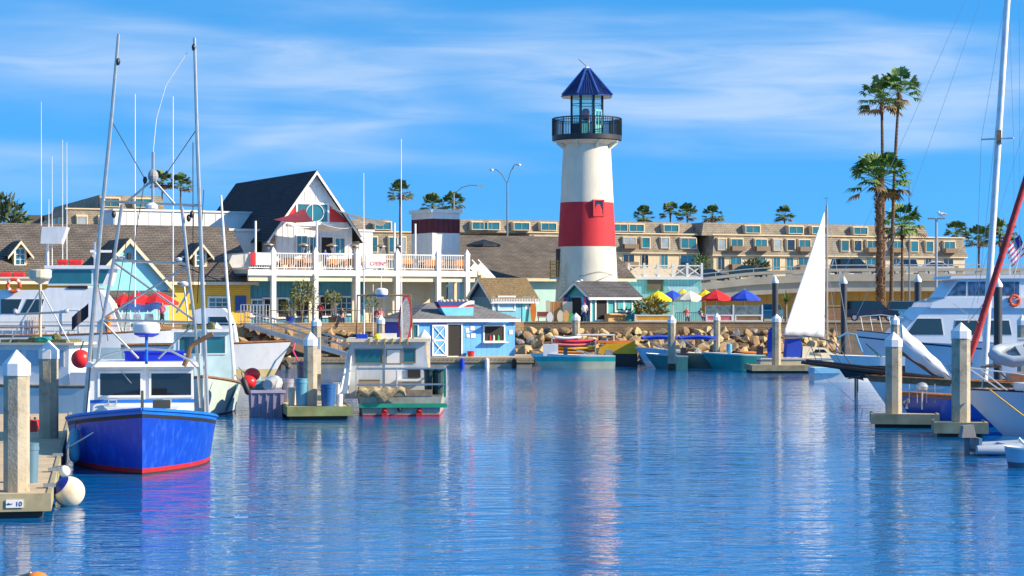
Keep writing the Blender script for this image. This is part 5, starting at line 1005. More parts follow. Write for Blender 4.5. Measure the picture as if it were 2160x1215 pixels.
# roof gear
zr=zt+.1; a=L(bb,310,765,60); 
for p0,p1 in ((262,310),(313,392)):
    a=L(bb,p0,770,59.9);b2=L(bb,p1,752,59.9); part(MB().box(2.6,3.7,a.y,b2.y,zr,zr+.28).box(2.55,3.75,a.y-.03,b2.y+.03,zr+.28,zr+.33),'roof_bin',mat('bin_blue',(.01,.03,.6),.4),bb)
a=L(bb,309,700,60.2); part(MB().tube([(a.x,a.y,zr),(a.x,a.y,a.z-.1)],.05,8),'radar_post',BLUEC,bb); rd=part(MB().lathe([(.36,-.02),(.4,.05),(.39,.25),(.3,.31),(.05,.33)],20,(a.x,a.y,a.z-.02)),'radar_dome',WB,bb,True); part(MB().lathe([(.2,-.14),(.37,-.06),(.38,-.02)],20,(a.x,a.y,a.z-.02)),'radar_base',mat('bin_blue',(0,0,0)),rd,True)
RU=mat('rusty_pipe',(.24,.13,.06),.7,var=.3,vs=4); part(MB().tube([L(bb,388,772,60.5),L(bb,397,752,60.5),L(bb,401,733,60.5),L(bb,408,726,60.5),L(bb,449,704,60.5)],.075,8),'exhaust_pipe',RU,bb,True)
part(MB().tube([L(bb,p,q,60) for p,q in ((192,775),(220,750),(260,738),(310,735),(360,740),(400,760),(415,775))],.03,6),'roof_hoop',ALU,bb,True)
# poles and the braced mast frame
PY=62.0; tb_=lambda pts,r,nm,m_=STEEL,**k:part(MB().tube([L(bb,p,q,PY) for p,q in pts],r,8,**k),nm,m_,bb,True)
tb_([(250,72),(236,240),(213,470),(178,880)],.05,'outrigger_pole',r1=.08); tb_([(410,80),(416,300),(427,600),(437,880)],.05,'outrigger_pole',r1=.08)
tb_([(257,432),(240,548),(214,690),(196,860)],.055,'frame_leg'); tb_([(383,432),(396,560),(412,690),(424,860)],.055,'frame_leg')
for pts in ([(214,424),(425,434)],[(238,549),(396,556)],[(215,675),(412,680)]): tb_(pts,.045,'cross_bar')
for pts in ([(240,553),(410,676)],[(396,560),(217,672)],[(218,680),(292,756)],[(408,684),(334,756)],[(270,424),(322,380)],[(324,380),(370,432)]): tb_(pts,.035,'brace')
tb_([(323,320),(322,432)],.05,'topmast'); tb_([(323,320),(330,250),(350,180),(395,110)],.012,'whip_antenna',W)
for pts in ([(237,258),(306,378)],[(418,268),(345,375)],[(407,300),(407,700)],[(306,378),(290,470),(262,700)],[(199,640),(190,870)],[(207,600),(228,720)],[(430,400),(416,640)],[(268,500),(244,640)]): tb_(pts,.013,'rigging_line',BROPE)
for p_ in ((306,380),(240,452),(405,452),(398,460),(409,100),(249,130)): q=L(bb,*p_,PY); part(MB().ball(q,.1,8,6,(1,.7,1.2)),'block',BLACK,bb)
part(MB().ball(L(bb,323,372,PY),.17,10,8,(1,1,1.3)),'mast_light',mat('lamp_grey',(.3,.3,.3),.5),bb); part(MB().lathe([(.2,0),(.2,.1),(.1,.18)],12,L(bb,320,440,PY)),'deck_light',W,bb)
FL=mat('fender_blue',(.1,.38,.55),.5); t=T('boat_fender','pale blue tube fender hanging on the blue boat side','fender',G(157,57.6,.25)); part(MB().lathe([(.04,.95),(.15,.85),(.16,.15),(.13,.02),(.03,-.06)],12),'tube',FL,t,True); part(MB().tube([(0,0,.9),(.05,.3,1.3)],.015,5),'rope',BROPE,t)
def flag(px,py,Y): return
t=T('flag','dark tattered flag flying from the left pole of the blue boat','flag',L(bb,186,660,62)*0+P(186,660,62)); part(MB().grid(lambda u,v:(-.52*u,.06*math.sin(u*7),-.12-.34*u+.42*v-.1*u),8,4),'cloth',mat('flag_dark',(.02,.02,.035),.8),t).modifiers.new('t','SOLIDIFY').thickness=.01
# ---------------------------------------------------------------- teal striped boat, bow towards the right
an=math.atan2(-.985,.16); PAL=mat('hull_pale_green',(.5,.62,.58),.45,var=.07,grime=.3,gcol=(.35,.3,.2),gs=1.3,streak=True); TEALS=mat('teal_stripe',(.02,.16,.24),.4)
ts=T('trolling_boat','white and pale green fishing boat with a dark teal bow stripe behind the blue boat','boat',fwd(428,84.2,an,9.5),an)
ptf=hull(ts,9.5,1.75,1.45,1.75,1.05,.9,[('bottom',-.4,.06,mat('bottom_dark',(0,0,0))),('hull',.06,('s',-.08),PAL),('rub_rail',('s',-.08),('s',0),RU)],WB,ps=2.6,pw=1.9,cap=(RU,.05))
mb=MB()
for side in (-1,1): mb.grid(lambda u,v:ptf(.72+.05*u-.1*v,.1+1.3*v,side)*1.0+Vector((0,side*.012,0)),4,8)
part(mb,'bow_stripe',TEALS,ts,True)
c=L(ts,425,700,89); zt=c.z; cb=house(ts,c.x-3.2,c.x+.5,1.3,1.0,zt,mat('cabin_pale_blue',(.5,.68,.72),.45),'cabin'); part(MB().box(c.x-3.4,c.x+.75,-1.35,1.35,zt,zt+.1),'roof',WB,cb)
for y0,y1 in ((-1.0,-.1),(.1,1.0)): xwin(ts,y0,y1,zt-.95,zt-.2,c.x+.502,1,par=cb,pm=GLASS)
for x in (c.x-2.6,c.x-1.5,c.x-.5): ywin(cb,[(x,zt-.9),(x+.7,zt-.9),(x+.7,zt-.25),(x,zt-.25)],-1.2+.04,GLASS); ywin(cb,[(x,zt-.9),(x+.7,zt-.9),(x+.7,zt-.25),(x,zt-.25)],1.2-.04,GLASS,1)
part(MB().tube([L(ts,466,412,88),L(ts,482,640,88),L(ts,497,830,88)],.05,8,r1=.09),'white_pole',W,ts); 
for pts in ([(372,660),(400,610)],[(400,700),(388,600)]): part(MB().tube([L(ts,*p,90) for p in pts],.05,6),'davit',STEEL,ts)
NETM=mat('netting',(.12,.13,.06),.9,var=.5,vs=8); part(MB().box(c.x-3.0,c.x-1.6,-.9,.6,zt+.1,zt+.28),'net_crate',NETM,ts); part(MB().ball((c.x-1.0,.4,zt+.25),.2,8,6),'net_bag',NETM,ts); part(MB().ball((c.x-.4,-.5,zt+.22),.17,8,6),'net_bag',NETM,ts)
for (px,py,Y,m_,nm) in ((532,790,84,RED,'upper'),(524,806,83.6,RED,'lower')):
    p=P(px,py,Y); t=T('buoy_ball',f'red inflated buoy hanging at the teal striped bow, {nm} of two','buoy',p); part(MB().ball((0,0,0),.3,16,12,(1.15,1,.95)),'ball',mat('buoy_red',(.75,.02,.02),.35,var=.1),t,True); part(MB().tube([(-.3,0,.05),(-.6,.2,.3)],.03,5),'rope',ROPE,t)
p=P(518,815,83.3); t=T('boat_fender','black tube fender hanging under the red buoys','fender',p); part(MB().tube([(-.12,0,.35),(-.08,0,.25),(.1,0,-.25),(.14,0,-.35)],[.06,.13,.13,.06],10),'tube',BLACK,t,True); part(MB().tube([(-.12,0,.35),(-.2,.2,.6)],.02,5),'rope',BROPE,t)
p=P(170,757,80); t=T('buoy_ball','big red inflated buoy hanging beside the left pole','buoy',p); part(MB().ball((0,0,0),.38,18,12),'ball',mat('buoy_red',(0,0,0)),t,True); part(MB().tube([(0,0,.36),(.1,.1,.7)],.03,5),'rope',BROPE,t)
# ---------------------------------------------------------------- small white boat behind the dock
an=R(172); wb=T('crab_boat','small white boat with an A frame mast and cluttered roof behind the dock','boat',G(205,82),an)
hull(wb,9.5,1.5,1.3,1.75,1.45,.6,[('bottom',-.4,.06,mat('bottom_dark',(0,0,0))),('hull',.06,('s',-.1),mat('hull_grey_white',(.6,.63,.6),.45,var=.06,grime=.25,gcol=(.35,.33,.28),streak=True)),('rub_rail',('s',-.1),('s',0),DWOOD)],WB,cap=(DWOOD,.04))
zt=P(80,727,82).z; cb=house(wb,.8,4.3,1.15,1.2,zt,WB,'cabin'); part(MB().box(.5,4.6,-1.3,1.3,zt,zt+.09),'roof',CREAM,cb)
for x0,x1 in ((1.0,1.7),(1.9,2.6),(2.8,4.1)): ywin(cb,[(x0,zt-.85),(x1,zt-.85),(x1,zt-.2),(x0,zt-.2)],1.13,mat('pale_glass',(.3,.42,.5),.1),1)
part(MB().box(1.0,3.8,-.9,.9,zt+.09,zt+.22).ball((1.6,.4,zt+.25),.22,8,6).ball((2.4,.5,zt+.22),.25,8,6,(1.6,1,.6)),'rope_pile',mat('netting',(0,0,0)),wb); part(MB().ball((2.0,.8,zt+.2),.28,10,6,(1.5,.8,.5)),'green_net',mat('green_net',(.01,.28,.2),.8),wb)
c=L(wb,85,590,81.5); part(MB().tube([(c.x,c.y,zt),(c.x,c.y,c.z)],.06,8),'mast',mat('mast_cream',(.55,.5,.38),.6),wb); part(MB().lathe([(.1,-.15),(.42,.05),(.45,.1),(.45,.38),(.4,.42)],16,c),'crow_dish',CREAM,wb)
for px in (20,146): part(MB().tube([L(wb,86,610,81.5),L(wb,px,722,81)],.03,6),'stay_leg',STEEL,wb)
part(MB().tube([L(wb,32,663,81),L(wb,140,658,81)],.045,6),'light_bar',STEEL,wb)
for px in (32,140): part(MB().ball(L(wb,px,656,81),.1,8,6),'flood_light',ALU,wb)
part(MB().box(-.3,.7,.9,1.25,1.4,2.0),'white_bin',W,wb)
# ---------------------------------------------------------------- large white charter vessel
cv=T('charter_vessel','large white passenger fishing vessel with high bridge, dark windows and life ring','boat',G(-90,141),R(6))
xs=lambda px,py,ly=-2.6:on(cv,px,py,ly)
bwx=xs(452,700).x; GH=mat('hull_teal_shaded',(.36,.5,.52),.4,var=.05)  # grey-teal lower side: shade on the hull put into its colour
hull(cv,bwx,2.7,2.4,3.2,2.5,1.2,[('bottom',-.4,.1,REDB),('lower_hull',.1,1.7,GH),('upper_hull',1.7,('s',-.08),WB),('rub_rail',('s',-.08),('s',0),WOOD)],WB,ps=2.6,pw=2,a=.55,zlow=-.5,cap=(WOOD,.05))
z1=xs(50,622).z; z2=xs(150,563).z; a=xs(0,700).x; b2=xs(248,700).x
hs_=part(MB().xz([(-4,2.3),(b2+.3,2.3),(xs(232,640).x,xs(232,640).z),(xs(205,602).x,z1+.5),(xs(100,602).x,z1+.5),(xs(92,602).x,z1+.35),(-4,z1+.35)],-2.3,2.3),'deckhouse',WB,cv)
for pl in ([(2,662),(2,631),(46,631),(34,662)],[(43,661),(57,631),(93,631),(84,661)]): ywin(hs_,[(xs(p,q,-2.32).x,xs(p,q,-2.32).z) for p,q in pl],-2.3)
pl=[(100,602),(112,566),(238,566),(228,602)]; br=part(MB().xz([(xs(p,q,-2.0).x,xs(p,q,-2.0).z) for p,q in pl],-2.0,2.0),'bridge',WB,cv)
for pl in ([(103,598),(112,569),(193,569),(193,598)],[(199,598),(199,569),(230,569),(217,598)]): ywin(br,[(xs(p,q,-2.02).x,xs(p,q,-2.02).z) for p,q in pl],-2.0,GLASS)
part(MB().box(xs(92,560).x,xs(246,560).x,-2.2,2.2,z2-.12,z2+.12),'bridge_roof',WB,br)
part(MB().box(-4,xs(96,582).x,-2.35,2.3,xs(20,584).z-.1,xs(20,584).z),'upper_deck',WB,cv)
for p0,p1,q in ((121,143,553),(146,174,553),(0,26,580),(28,52,580)):
    A=xs(p0,q,-1.5);B=xs(p1,q,-1.5); part(MB().tube([A,A.lerp(B,.06),A.lerp(B,.94),B],[.12,.2,.2,.12],12),'life_raft_canister',RED,cv,True)
c=xs(29,602,-2.5); mb=MB(); tor=[]
def torus(mb,c,R_,r_,a0,a1,n_=16):
    mb.tube([(c.x+R_*math.cos(a0+(a1-a0)*k/n_),c.y,c.z+R_*math.sin(a0+(a1-a0)*k/n_)) for k in range(n_+1)],r_,8); return mb
lr=part(torus(MB(),c,.42,.13,0,6.2832,28),'life_ring',mat('life_ring_orange',(.75,.09,.02),.5),cv,True)
for k in range(4): part(torus(MB(),c,.42,.135,k*1.571+.6,k*1.571+.95,4),'ring_band',W,lr,True)
part(MB().xz([(xs(p,q,-2.35).x,xs(p,q,-2.35).z) for p,q in ((140,607),(146,603),(185,603),(185,609),(146,609))],-2.36,-2.3),'name_board',DARK,cv)
part(MB().hexa([(xs(78,476).x,-.8,xs(0,512).z),(xs(122,476).x,-.8,xs(0,512).z),(xs(122,476).x,.8,xs(0,512).z),(xs(88,476).x,.8,xs(0,512).z),(xs(82,476).x,-1,xs(0,476).z),(xs(135,476).x,-1,xs(0,476).z),(xs(135,476).x,1,xs(0,476).z),(xs(82,476).x,1,xs(0,476).z)]),'crows_nest',WB,cv)
part(MB().tube([xs(100,512,0),xs(100,566,0)],.12,8),'nest_post',W,cv)
for px,q0,q1 in ((87,215,476),(110,330,560),(132,295,560),(141,300,570),(103,420,480)): part(MB().tube([xs(px,q1,-.6),xs(px,q0,-.6)],.035,6,r1=.015),'antenna',W,cv)
for px,q0,q1 in ((285,198,690),(365,203,690)): part(MB().tube([xs(px,q1,-1),xs(px,q0,-1)],.05,6,r1=.03),'fishing_pole',W,cv)
part(MB().box(xs(182,528).x,xs(228,528).x,-.1,.1,xs(0,530).z,xs(0,525).z).tube([xs(200,560,0),xs(200,510,0)],.08,8),'radar_bar',W,br); part(MB().ball(xs(203,538,0),.3,12,8,(1,1,.8)),'radar_ball',W,br,True)
part(MB().grid(lambda u,v:(xs(252,650).x+(xs(335,650).x-xs(252,650).x)*u,-1.6+3.2*v,xs(0,655).z+.5*math.sin(math.pi*v)+.1*math.sin(u*9)),10,6),'canvas_canopy',mat('canvas_blue',(.02,.07,.25),.8),cv); 
for k in range(5): x=xs(255+k*18,660).x; part(MB().tube([(x,-1.6,2.9),(x,-1.6,xs(0,655).z)],.03,5),'canopy_post',ALU,cv)
part(MB().box(xs(255,690).x,xs(330,690).x,-1.5,1.2,2.7,3.1),'cockpit_seat',W,cv)
part(MB().tube([(x,-2.45,2.9+.6) for x in (-3,bwx*.5,bwx*.8)],.03,5).tube([(-3,-2.45,3.2),(bwx*.5,-2.5,3.2)],.02,5),'side_rail',STEEL,cv)
# fittings on the charter vessel
a=xs(132,704,-2.31);b2=xs(165,655,-2.31); part(MB().box(a.x,b2.x,-2.34,-2.3,a.z,b2.z),'door',W,hs_); part(ring(MB(),a.x,b2.x,a.z,b2.z,-2.3,.06,.06),'door_frame',mat('door_shadow',(.45,.5,.6),.5),hs_)  # blue-grey ring: the shadow line round the door put into the colour
for px in (58,66,70,74,80): part(MB().tube([xs(px,706,-2.45),xs(px+1,668,-2.45)],.025,5),'fishing_rod',mat('rod_tan',(.6,.35,.15),.5),cv)
part(MB().tube([xs(0,691,-2.5),xs(95,691,-2.5)],.05,6).tube([xs(0,707,-2.5),xs(182,705,-2.5)],.035,6),'guard_rail',WOOD,cv)
for k in range(9): part(MB().tube([xs(4+k*22,706,-2.5),xs(4+k*22,691,-2.5)],.025,5),'rail_stanchion',STEEL,cv)
part(MB().tube([xs(228,702,-2.4),xs(230,666,-2.4)],[.16,.16],8),'orange_float_board',ORANGE,cv)
for p0,p1 in ((258,276),(280,300),(304,326)): ywin(cv,[(xs(p,q,-1.62).x,xs(p,q,-1.62).z) for p,q in ((p0,690),(p1,690),(p1-3,662),(p0+2,662))],-1.62,mat('clear_vinyl',(.35,.38,.42),.15,var=.6,vs=2))
# white hull with a high bow to the right of it
an=R(3); wh=T('wooden_hull','old white wooden hull with a varnished rail and cream waterline, bow towards the gangway','boat',fwd(585,131,an,10),an)
hull(wh,10,1.7,1.3,2.35,2.1,1.35,[('bottom',-.4,.5,mat('cream_bottom',(.6,.47,.2),.6,var=.15)),('hull',.5,('s',-.1),mat('hull_white_worn',(.7,.7,.67),.5,var=.05,grime=.3,gcol=(.45,.4,.3),streak=True)),('rub_rail',('s',-.1),('s',0),WOOD)],WB,ps=2,pw=1.6,a=.35,cap=(WOOD,.05))
wq=lambda px,py:on(wh,px,py,-1.1)
hs_=part(MB().xz([(wq(p,q).x,wq(p,q).z) for p,q in ((405,722),(408,655),(425,650),(470,650),(484,664),(493,690),(498,722))],-1.1,1.1),'deckhouse',WB,wh); ywin(hs_,[(wq(p,q).x,wq(p,q).z) for p,q in ((442,680),(442,668),(476,668),(482,680))],-1.1); part(MB().box(wq(400,0).x,wq(494,0).x,-1.12,-1.1,wq(0,686).z,wq(0,683).z),'dark_line',NAVY_ if False else BLACK,wh); part(MB().tube([L(wh,622,724,131),L(wh,618,740,130.6),L(wh,630,764,130.3)],.05,6),'pink_rope',mat('pink_rope',(.75,.05,.2),.7),wh)
# ---------------------------------------------------------------- workboat seen from astern
an=R(93); gs=T('workboat','white workboat with green plank on its weathered stern, railed aft deck and roof rack','boat',G(846,84.6),an)
STN=mat('stern_weathered',(.34,.35,.3),.7,var=.2,vs=2,grime=.6,gcol=(.2,.14,.08),gs=1.6,streak=True)
hull(gs,9,2.02,1.85,1.5,.9,.5,[('bottom',-.4,.08,REDB),('hull',.08,('s',-.06),STN),('rub_rail',('s',-.06),('s',.02),DWOOD)],mat('deck_brown',(.3,.24,.16),.8),deckdz=.35,a=.5)
ax=lambda px,py,lx:on(gs,px,py,lx,0)
part(MB().box(-.12,-.01,ax(757,858,0).y,ax(943,858,0).y,ax(0,862,0).z,ax(0,853,0).z),'green_plank',mat('plank_green',(.02,.3,.18),.6,var=.2),gs)
part(MB().box(-.02,.25,ax(757,830,0).y,ax(912,830,0).y,.86,1.12),'stern_seat',DWOOD,gs)
for px in (811,884): c=ax(px,868,0); part(MB().tube([(-.08,c.y,c.z-.05),(.1,c.y,c.z+.1)],.11,10).box(-.1,.0,c.y-.12,c.y+.12,-.05,c.z),'exhaust_port',REDB,gs)
c=ax(843,870,0); part(MB().ball((-.03,c.y,.3),.1,8,6),'scupper',BLACK,gs)
# net bundle over the stern
nt_=MB().grid(lambda u,v:(-.2-.12*math.sin(v*3.1),ax(755,830,0).y+(ax(855,830,0).y-ax(755,830,0).y)*u,1.25-.55*v*(.45+.55*math.sin(u*3.0)**2+.2*math.sin(u*14))+.05*math.sin(u*23)),26,8); o=part(nt_,'fishing_net',mat('net_tan',(.42,.32,.18),.95,var=.4,vs=9,bump=1,bs=40),gs,True); o.modifiers.new('t','SOLIDIFY').thickness=.08
rx=.15; yl=ax(752,800,rx).y; yr=ax(941,800,rx).y; zt=ax(0,779,rx).z; zm=ax(0,813,rx).z
for z,nm in ((zt,'top_rail'),(zm,'mid_rail')): part(MB().tube([(3.2,yl,z),(rx,yl,z),(rx,yr,z),(3.2,yr,z)],.045,6),nm,STEEL,gs)
for y in (yl,(yl+yr)/2+.2,yr): part(MB().tube([(rx,y,.85),(rx,y,zt)],.04,6),'stanchion',STEEL,gs)
part(MB().box(rx-.02,rx+.25,yr+.02,yr+.1,.8,zt),'green_corner_post',mat('plank_green',(0,0,0)),gs)
for px in (906,924): c=ax(px,800,.7); part(MB().lathe([(.2,.8),(.24,1.9),(.27,1.92),(.27,1.98),(.05,2.05)],12,(.75,c.y,0)),'dark_bin',mat('bin_green',(.015,.05,.05),.5),gs)
cx_=3.4; zt=ax(0,722,cx_).z; y0=ax(738,760,cx_).y; y1=ax(903,760,cx_).y
cb=part(MB().prism([(y0+.25,.6),(y1-.2,.6),(y1+.15,zt),(y0,zt)],lambda p,k:((cx_,cx_+3.6)[k],p[0],p[1])),'wheelhouse',mat('workboat_grey_white',(.55,.6,.63),.5,var=.1,grime=.4,gcol=(.3,.27,.22),streak=True),gs)
part(MB().box(cx_-.25,cx_+3.9,y1-.1,y0+.15,zt,zt+.14),'roof',CREAM,cb)
for p0,p1,q0,q1 in ((750,806,738,765),(816,845,738,766),(852,875,737,763)): a=ax(p0,q1,cx_);b2=ax(p1,q0,cx_); xwin(gs,a.y,b2.y,a.z,b2.z,cx_-.003,-1,pm=GLASS,par=cb,fm=mat('frame_olive',(.25,.2,.1),.6))
a=ax(812,800,cx_);b2=ax(849,768,cx_); part(MB().box(cx_-.03,cx_-.004,a.y,b2.y,.7,b2.z+.9),'door',W,cb)
a=ax(757,822,cx_-.6);b2=ax(802,800,cx_-.6); part(MB().box(cx_-.9,cx_-.3,a.y,b2.y,.7,b2.z),'crate_rack',mat('crate_tan',(.36,.3,.2),.8,lines=('Z',.2,.3,.4)),gs)
a=ax(838,822,cx_-.4);b2=ax(898,800,cx_-.4); part(MB().box(cx_-.7,cx_-.05,a.y,b2.y,b2.z-.08,b2.z),'side_bench',W,gs); part(MB().box(cx_-.1,cx_-.02,ax(860,800,cx_).y,ax(887,800,cx_).y,b2.z+.05,b2.z+.5),'dark_hatch',DARK,cb)
part(MB().tube([L(gs,735,740,89),L(gs,718,830,86)],.05,6),'side_brace',W,gs); part(MB().hexa([L(gs,738,735,89.5),L(gs,742,735,88),L(gs,733,830,87),L(gs,716,830,88),L(gs,740,733,89.6),L(gs,744,733,88.1),L(gs,735,828,87.1),L(gs,718,828,88.1)]),'side_screen',WB,gs)
# roof gear
a=ax(798,721,cx_+.8);b2=ax(837,703,cx_+.8); part(MB().box(cx_+.4,cx_+1.2,a.y,b2.y,zt+.14,b2.z),'roof_box',W,gs); part(MB().box(cx_+.1,cx_+.9,ax(752,720,cx_).y,ax(775,720,cx_).y,zt+.14,zt+.34),'blue_tarp',BLUEP,gs); part(MB().ball(ax(795,712,cx_+.3),.17,8,6),'yellow_jacket',UY,gs)
for k in range(6): y=ax(780+k*16,722,cx_).y; part(MB().box(cx_-.3,cx_+.2,y-.03,y+.03,zt-.12,zt+.16),'roof_cleat',mat('cleat_yellow',(.4,.28,.08),.7),gs)
fr=[(752,722),(754,623),(866,623),(872,722)]; part(MB().tube([ax(p,q,cx_+.3) for p,q in fr],.05,6),'gear_frame',RU,gs)
c=ax(805,617,cx_+.3); rd=part(MB().lathe([(.25,-.1),(.29,0),(.26,.14),(.1,.2)],16,c),'radar_dome',W,gs,True); part(MB().lathe([(.2,-.2),(.28,-.1)],16,c),'radar_base',BLUEC,rd)
for px,q0,q1 in ((768,365,720),(847,293,720),(804,560,615),(787,600,718)): part(MB().tube([ax(px,q1,cx_+.5),ax(px-1 if q0<400 else px,q0,cx_+.5)],.04 if q0<400 else .02,6,r1=.02),'antenna',W,gs)
pb=P(853,724,88.7); sbd=surfboard('red edged paddle board with a speckled deck standing on the workboat roof',pb,2.15,.62,RED,.15,stripe=mat('speckled_pad',(.4,.4,.4),.8,var=1,vs=40)); sbd.rotation_euler=(0,R(2),0)
# grey work skiff full of gear
sk=T('work_skiff','flat fronted grey plastic skiff piled with buckets and netting between the boats','boat',G(562,84.5),R(8)); GP=mat('skiff_grey',(.3,.28,.38),.5,var=.1,grime=.4,gcol=(.15,.13,.12),streak=True)
part(MB().hexa([(-.68,0,-.2),(.68,0,-.2),(.68,3.2,-.2),(-.68,3.2,-.2),(-.75,-.05,1.0),(.75,-.05,1.0),(.75,3.3,1.0),(-.75,3.3,1.0)]),'hull',GP,sk)
for k in range(5): part(MB().box(-.62+k*.31-.03,-.62+k*.31+.03,-.1,-.02,0,.95),'rib',GP,sk)
part(MB().box(-.82,.82,-.12,.06,1.0,1.12),'gunwale',mat('skiff_rim',(.42,.4,.55),.5),sk); part(MB().tube([(.05,-.1,1.35),(.3,.9,1.5)],.22,12),'tin_bucket',ALU,sk,True); part(MB().ball((-.3,1.0,1.2),.5,10,6,(1,1.3,.6)),'net_heap',mat('teal_net',(.08,.25,.3),.9,var=.5,vs=8),sk); part(MB().ball((.3,1.7,1.35),.45,10,6,(1,1.3,.8)),'plastic_heap',mat('clear_plastic',(.5,.55,.6),.2),sk); part(MB().box(-.7,-.2,1.6,2.8,1.1,1.6),'white_crate',W,sk)
# ---------------------------------------------------------------- rental skiffs, kayaks
def skiff(label,px0,px1,pyw,pys,Y,strips,rz=R(180),name='skiff',bm=1.0,rake=1.1,**k):
    """broadside skiff, bow at px0"""
    a=G(px0,Y);b2=G(px1,Y); Ln=abs(b2.x-a.x)-rake*.6; sh=P(0,pys,Y).z; t=T(name,label,'boat',G(px1,Y),rz); hull(t,Ln,bm,bm*.82,sh*1.12,sh*.95,rake,strips(sh),WB,ps=2.2,pw=1.7,zlow=-.3,**k); return t,Ln,sh
TQS=mat('turquoise_stripe',(.03,.5,.42),.4)
t,Ln,sh=skiff('cream skiff with a turquoise stripe and stacked kayaks behind it',1120,1297,771,748,147,lambda s:[('lower_hull',-.3,s*.52,mat('skiff_cream',(.68,.62,.42),.45)),('turquoise_stripe',s*.52,s*.86,TQS),('gunwale',s*.86,('s',0),W)])
part(MB().box(.2,.7,-.35,.35,sh,sh+.35),'outboard',mat('outboard_grey',(.25,.27,.3),.4),t); part(MB().box(4.2,5.3,-.5,.5,sh-.1,sh+.75),'white_seat',W,t); part(MB().tube([(2.0,.3,sh),(3.2,-.3,sh+.5)],.025,5).tube([(1.5,.2,sh),(2.7,-.4,sh+.35)],.025,5),'fishing_rods',ALU,t); part(MB().box(3.5,3.8,-.2,.2,sh,sh+.5),'console',DGLASS,t)
KY=[mat('kayak_red',(.7,.06,.08),.4),mat('kayak_pink',(.75,.2,.25),.4),mat('kayak_yellow',(.8,.45,.02),.4),mat('kayak_orange',(.8,.22,.03),.4),W]
def kayak(label,p,ln,m_,rz=0,wd=.38,h=.3):
    t=T('kayak',label,'kayak',p,rz)
    def f(u,v):
        s=math.sin(math.pi*u)**.55; a_=2*math.pi*v; return Vector((ln*(u-.5),math.cos(a_)*wd*s,h*.5+math.sin(a_)*h*.5*(.35+.65*s)+.12*(2*u-1)**2))
    part(MB().grid(f,16,12),'hull',m_,t,True); part(MB().lathe([(.3,0),(.26,.04),(.2,.0)],12,(0,0,h*.98)),'cockpit_rim',BLACK,t).scale=(1.6,.8,1); return t
zk=.75
for i,(px,z,ln,m_,nm) in enumerate(((1205,.95,3.6,KY[3],'orange kayak at the bottom of the stack behind the turquoise skiff'),(1212,1.22,3.7,KY[2],'yellow kayak in the middle of the stack behind the turquoise skiff'),(1210,1.5,3.7,KY[1],'pink kayak in the stack under the red one'),(1212,1.76,3.5,KY[0],'red kayak near the top of the stack behind the turquoise skiff'),(1196,2.0,2.2,KY[4],'white kayak lying on top of the kayak stack'))): kayak(nm,G(px,151.2,z),ln,m_,R(rnd.uniform(-4,4)))
part_rack=T('kayak_rack','low grey rack carrying the kayak stack','rack',G(1160,151.2,.0)); part(MB().box(0,3.8,-.4,.4,.0,.9).box(.1,.2,-.45,.45,.9,2.3).box(3.4,3.5,-.45,.45,.9,2.1),'frame',ALU,part_rack)
yk=T('yellow_barge','yellow plastic pontoon with a black lower hull beside the kayaks','pontoon',G(1262,151)); xr=on(yk,1345,770,0).x
part(MB().box(.5,xr,0,1.6,-.3,.95),'lower_hull',BLACK,yk); mb=MB().xz([(0,1.0),(xr,.96),(xr,1.6),(xr-.3,1.85),(.6,1.75),(.15,1.45)],0,1.6); part(mb,'upper_hull',mat('pontoon_yellow',(.8,.42,.01),.45,var=.06),yk); part(MB().box(.0,xr-.2,.1,1.5,1.8,1.95),'orange_kayak_deck',KY[3],yk); part(MB().tube([(-1.6,.5,1.1),(-1.6,.5,2.4),(1.2,.5,2.4),(1.2,.5,1.1)],.07,6),'white_rack',W,yk)
yc=T('yellow_cabinet','tall yellow steel cabinet standing on the float before the boulders','cabinet',G(1164,153.5,.75)); part(MB().box(0,1.15,0,.8,0,1.25),'cabinet_body',mat('cabinet_yellow',(.8,.45,.01),.5),yc); part(MB().box(.08,1.07,-.03,0,.08,1.15),'door',mat('cabinet_yellow2',(.75,.4,.01),.5),yc)
DG=mat('hull_dark_teal',(.04,.16,.17),.4); DGB=mat('hull_grey_green',(.1,.16,.14),.45); LBH=mat('hull_light_blue',(.25,.55,.75),.4)
bim=mat('bimini_blue',(.01,.06,.5),.75)
def bimini(t,x0,x1,w_,z0,zt):
    part(MB().grid(lambda u,v:(x0+(x1-x0)*u,-w_+2*w_*v,zt+.12*math.sin(math.pi*v)-.06*math.cos(u*6.28)),8,6),'bimini_top',bim,t).modifiers.new('t','SOLIDIFY').thickness=.03
    part(MB().grid(lambda u,v:(x0+(x1-x0)*u,-w_-.01,zt-.18*v-.03*abs(math.sin(u*25))*v),24,2),'valance',bim,t)
    for y in (-w_+.05,w_-.05):
        for xa,xb in ((x0+.1,x0+(x1-x0)*.6),(x1-.1,x0+(x1-x0)*.35)): part(MB().tube([(xa,y,zt-.03),(xb,y,z0)],.02,5),'bow_tube',ALU,t)
t,Ln,sh=skiff('light blue and white skiff with a blue canopy beside the yellow pontoon',1342,1445,772,736,150.5,lambda s:[('lower_hull',-.3,s*.35,W),('hull',s*.35,('s',-.06),LBH),('rub_rail',('s',-.06),('s',0),W)],bm=.95); bimini(t,.6,3.3,.8,sh,P(0,711,150.5).z)
t,Ln,sh=skiff('dark hulled skiff in front of the first blue canopy',1362,1450,775,748,146.5,lambda s:[('hull',-.3,('s',-.1),DG),('gunwale',('s',-.1),('s',0),ALU)],bm=.9); part(MB().box(.1,.5,-.25,.25,sh-.1,sh+.5),'outboard',BLACK,t)
